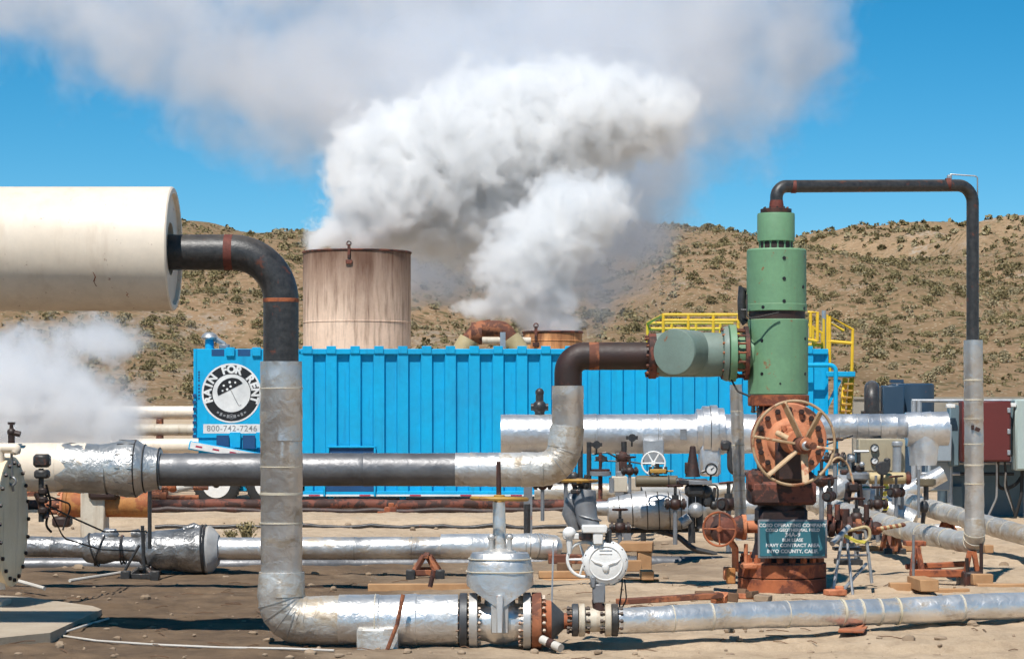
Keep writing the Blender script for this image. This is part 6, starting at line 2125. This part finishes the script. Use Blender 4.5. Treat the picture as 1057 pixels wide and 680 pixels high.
for i, (px, py, Y_, s_, rz, lab) in enumerate((
        (650, 486, 31.5, 1.0, .2, 'small dark valve above the pale cream equipment box'),
        (584, 494, 28.5, 1.1, .6, 'small dark valve under the silver elbow left of the angle valve'),
        (697, 520, 28.8, 1.2, .1, 'small dark valve left of the black cone actuator body'),
        (752, 520, 26.5, 1.3, .9, 'small dark valve between the side valve and the wrapped riser'),
        (848, 496, 27.5, 1.3, .4, 'small dark valve just right of the wellhead valve block'),
        (862, 472, 31.5, 1.3, -.4, 'small dark valve behind the right rim of the rusty handwheel'),
        (856, 512, 27.0, 1.1, 1.2, 'small dark valve low between wellhead and bright lagged pipe'),
        (906, 520, 31.0, 1.2, .2, 'small dark valve beside the yellow black caution tape'),
        (925, 508, 30.0, 1.1, .7, 'small dark valve left of the egg shaped vent'),
        (640, 544, 29.5, 1.2, .0, 'small dark valve under the left end of the lagged fitting'),
        (560, 500, 29.5, 1.1, .3, 'small dark valve right of the yellow edge-on handwheel below the elbow'),
        (884, 534, 27.5, 1.2, -.2, 'small dark valve above the galvanised tubular stand'))):
    o = sv0 if i == 0 else copy_tree(sv0)
    o.location = P(px, py, Y_); o.rotation_euler = (0, 0, rz); o.scale = (s_, s_, s_)
    o['label'] = lab

# ------------------------------------------------------------------ weeds
rw = random.Random(5)
def weed(px, py, hpx, wpx, lab):
    q0 = onG(px, py, 0); m = MB('creosote_leaf', 'bark'); s_ = q0.y / FP
    for k in range(60):
        a = rw.uniform(0, 6.28); L = hpx * s_ * rw.uniform(.4, 1)
        tip = q0 + V((math.cos(a) * wpx * s_ * rw.random(), math.sin(a) * wpx * s_ * rw.random() * .6, L))
        base = q0 + V((rw.uniform(-.06, .06), rw.uniform(-.05, .05), 0))
        w2 = V((math.sin(a), math.cos(a), 0)) * .006
        mid = base.lerp(tip, .55) + V((0, 0, L * .1))
        b = len(m.v); m.use(0)
        m.v += [base - w2, base + w2, mid + w2 * 1.6, tip, mid - w2 * 1.6]
        m.face(b, b + 1, b + 2, b + 3, b + 4)
        for j in range(3):
            c = mid.lerp(tip, rw.random()); d = V((rw.uniform(-1, 1), rw.uniform(-1, 1), rw.uniform(-1, 1))) * .035
            e = d.orthogonal().normalized() * .014
            b = len(m.v); m.v += [c - e, c + d, c + e]; m.face(b, b + 1, b + 2)
    solo('weed', m, lab, 'plant', q0)
weed(255, 558, 22, 16, 'scruffy green weed growing behind the silver riser of the steam line')
weed(238, 556, 10, 9, 'small dry weed just left of the larger green weed')
# ------------------------------------------------------------------ steam
def steam(name, blobs, Y, density, thr, amp, nscale, albedo, label, gain=4.0, aniso=.3, step=1.0, k=.25, warp=.5, det=5):
    """blobs: (px, py, rx_px, ry_px, depth offset m, depth radius m) -> closed hull filled with noisy scattering volume"""
    mat = bpy.data.materials.new(name + '_volume'); mat.use_nodes = True
    nt = mat.node_tree; nt.nodes.clear()
    out = nt.nodes.new('ShaderNodeOutputMaterial')
    pv = nt.nodes.new('ShaderNodeVolumePrincipled')
    pv.inputs['Color'].default_value = (*albedo, 1)
    pv.inputs['Anisotropy'].default_value = aniso
    nt.links.new(pv.outputs[0], out.inputs['Volume'])
    tc = nt.nodes.new('ShaderNodeTexCoord')
    co = tc.outputs['Object']
    def vm(op, a, b=None):
        n = nt.nodes.new('ShaderNodeVectorMath'); n.operation = op
        for s_, v in zip(n.inputs, (a, b)):
            if v is None: continue
            if isinstance(v, tuple): s_.default_value = v
            else: nt.links.new(v, s_)
        return n
    wn = nt.nodes.new('ShaderNodeTexNoise'); wn.inputs['Scale'].default_value = nscale * .45; wn.inputs['Detail'].default_value = 2
    nt.links.new(co, wn.inputs['Vector'])
    wv = vm('SUBTRACT', wn.outputs['Color'], (.5, .5, .5)).outputs[0]
    wv = vm('MULTIPLY', wv, (warp * 2, warp * 2, warp * 2)).outputs[0]
    cw = vm('ADD', co, wv).outputs[0]
    f = None
    mb = MB()
    for (px, py, rx, ry, dy, dr) in blobs:
        c = P(px, py, Y); c.y += dy
        r = (m_(rx, Y), dr, m_(ry, Y))
        d = vm('SUBTRACT', cw, tuple(c)).outputs[0]
        d = vm('MULTIPLY', d, tuple(1 / x for x in r)).outputs[0]
        v = mth(nt, 'SUBTRACT', 1.0, vm('LENGTH', d).outputs['Value'])
        if f is None: f = v
        else:
            n = nt.nodes.new('ShaderNodeMath'); n.operation = 'SMOOTH_MAX'
            nt.links.new(f, n.inputs[0]); nt.links.new(v, n.inputs[1]); n.inputs[2].default_value = k
            f = n.outputs[0]
        e = 1.0 + max(0, amp * .42 - thr) + .03
        mb.sph(c, 1.0, tuple(x * e + warp * .45 for x in r), 20, 12)
    n = nt.nodes.new('ShaderNodeTexNoise'); n.inputs['Scale'].default_value = nscale; n.inputs['Detail'].default_value = det; n.inputs['Roughness'].default_value = .6
    nt.links.new(cw, n.inputs['Vector'])
    f = mth(nt, 'ADD', f, mth(nt, 'MULTIPLY_ADD', n.outputs['Fac'], amp, -amp * .5))
    dn = mth(nt, 'MULTIPLY', mth(nt, 'SUBTRACT', f, thr), gain, clamp=True)
    nt.links.new(mth(nt, 'MULTIPLY', dn, density), pv.inputs['Density'])
    mat.cycles.volume_sampling = 'MULTIPLE_IMPORTANCE'
    mat.cycles.volume_step_rate = step
    MATS[name + '_volume'] = mat
    mb.mats = [mat]
    o = mb.build(name)
    md = o.modifiers.new('r', 'REMESH'); md.mode = 'VOXEL'; md.voxel_size = .3
    bpy.context.view_layer.update()
    me = bpy.data.meshes.new_from_object(o.evaluated_get(bpy.context.evaluated_depsgraph_get()))
    o.modifiers.clear(); o.data = me
    me.materials.clear(); me.materials.append(mat)
    tag(o, label, None, None, 'stuff')
    return o

if STEAM:
    steam('steam_plume', [(330, 250, 22, 14, 0, .7), (368, 243, 56, 28, 0, 1.4), (385, 212, 55, 50, 0, 1.8), (415, 190, 85, 74, .3, 2.5), (490, 155, 105, 92, .5, 3.0), (560, 135, 95, 85, .6, 2.8),
                          (405, 160, 80, 62, .5, 2.2), (610, 118, 84, 66, .5, 2.6), (668, 118, 62, 52, .5, 2.0), (470, 222, 85, 58, .6, 2.0), (520, 235, 70, 50, .4, 1.8), (540, 105, 110, 50, 1, 2.6), (570, 210, 66, 50, .6, 2)],
          61.5, 5.0, .13, 1.7, 1.9, (.999, .999, .999), 'bright white billowing steam rising from the wide tan stack', gain=2.6, step=.45, k=.2, warp=.45, det=5)
    steam('steam_column', [(568, 336, 40, 22, 0, .9), (550, 305, 56, 36, 0, 1.2), (545, 275, 64, 42, 0, 1.4), (565, 245, 70, 44, 0, 1.5), (600, 215, 66, 44, .3, 1.5), (505, 318, 44, 16, .2, .8)],
          58.0, 4.5, .12, 1.6, 2.4, (.999, .999, .999), 'white steam column rising from the low rusty stack', gain=2.6, step=.455, k=.2, warp=.3, det=4)
    steam('steam_shade', [(640, 235, 84, 84, 0, 2.6), (675, 180, 70, 80, 0, 2.4), (620, 185, 60, 50, 0, 2), (605, 290, 92, 56, 0, 2.0), (445, 285, 84, 46, 0, 1.6), (520, 262, 80, 55, 0, 1.8), (695, 205, 30, 60, 0, 1.3)],
          66.0, 1.1, .10, 1.6, 1.0, (.90, .92, .955), 'thin grey drifting steam behind the white plumes', gain=1.2, step=.9, k=.25, det=4)
    steam('steam_canopy', [(10, -15, 160, 85, 0, 3), (150, 20, 160, 100, 0, 4), (250, 70, 150, 100, 0, 4), (340, 80, 160, 125, 0, 5), (450, 100, 190, 150, -3, 5), (600, 70, 200, 150, -3, 5.5), (720, 60, 150, 130, 0, 5), (812, 45, 88, 84, 0, 3.5), (760, -60, 180, 120, 0, 5), (400, -60, 450, 130, 0, 6)],
          68.5, .80, .14, 2.0, .65, (.915, .93, .96), 'broad grey steam canopy drifting across the top of the sky', gain=1.1, step=.7, k=.3, warp=1.0, det=5)  # lowered albedo greys the canopy to stand for its shaded side
    steam('steam_cloud', [(-30, 410, 80, 72, 0, 1.5), (30, 395, 74, 66, 0, 1.4), (75, 420, 66, 56, 0, 1.3), (110, 438, 56, 36, 0, 1.1), (20, 450, 100, 28, 0, 1.2), (95, 350, 56, 28, .2, .9)],
          43.0, 4.0, .06, 1.9, 2.4, (.985, .985, .99), 'pale grey steam cloud hanging behind the fat cream pipe at left', gain=1.1, step=.7, k=.25, warp=.35, det=4)
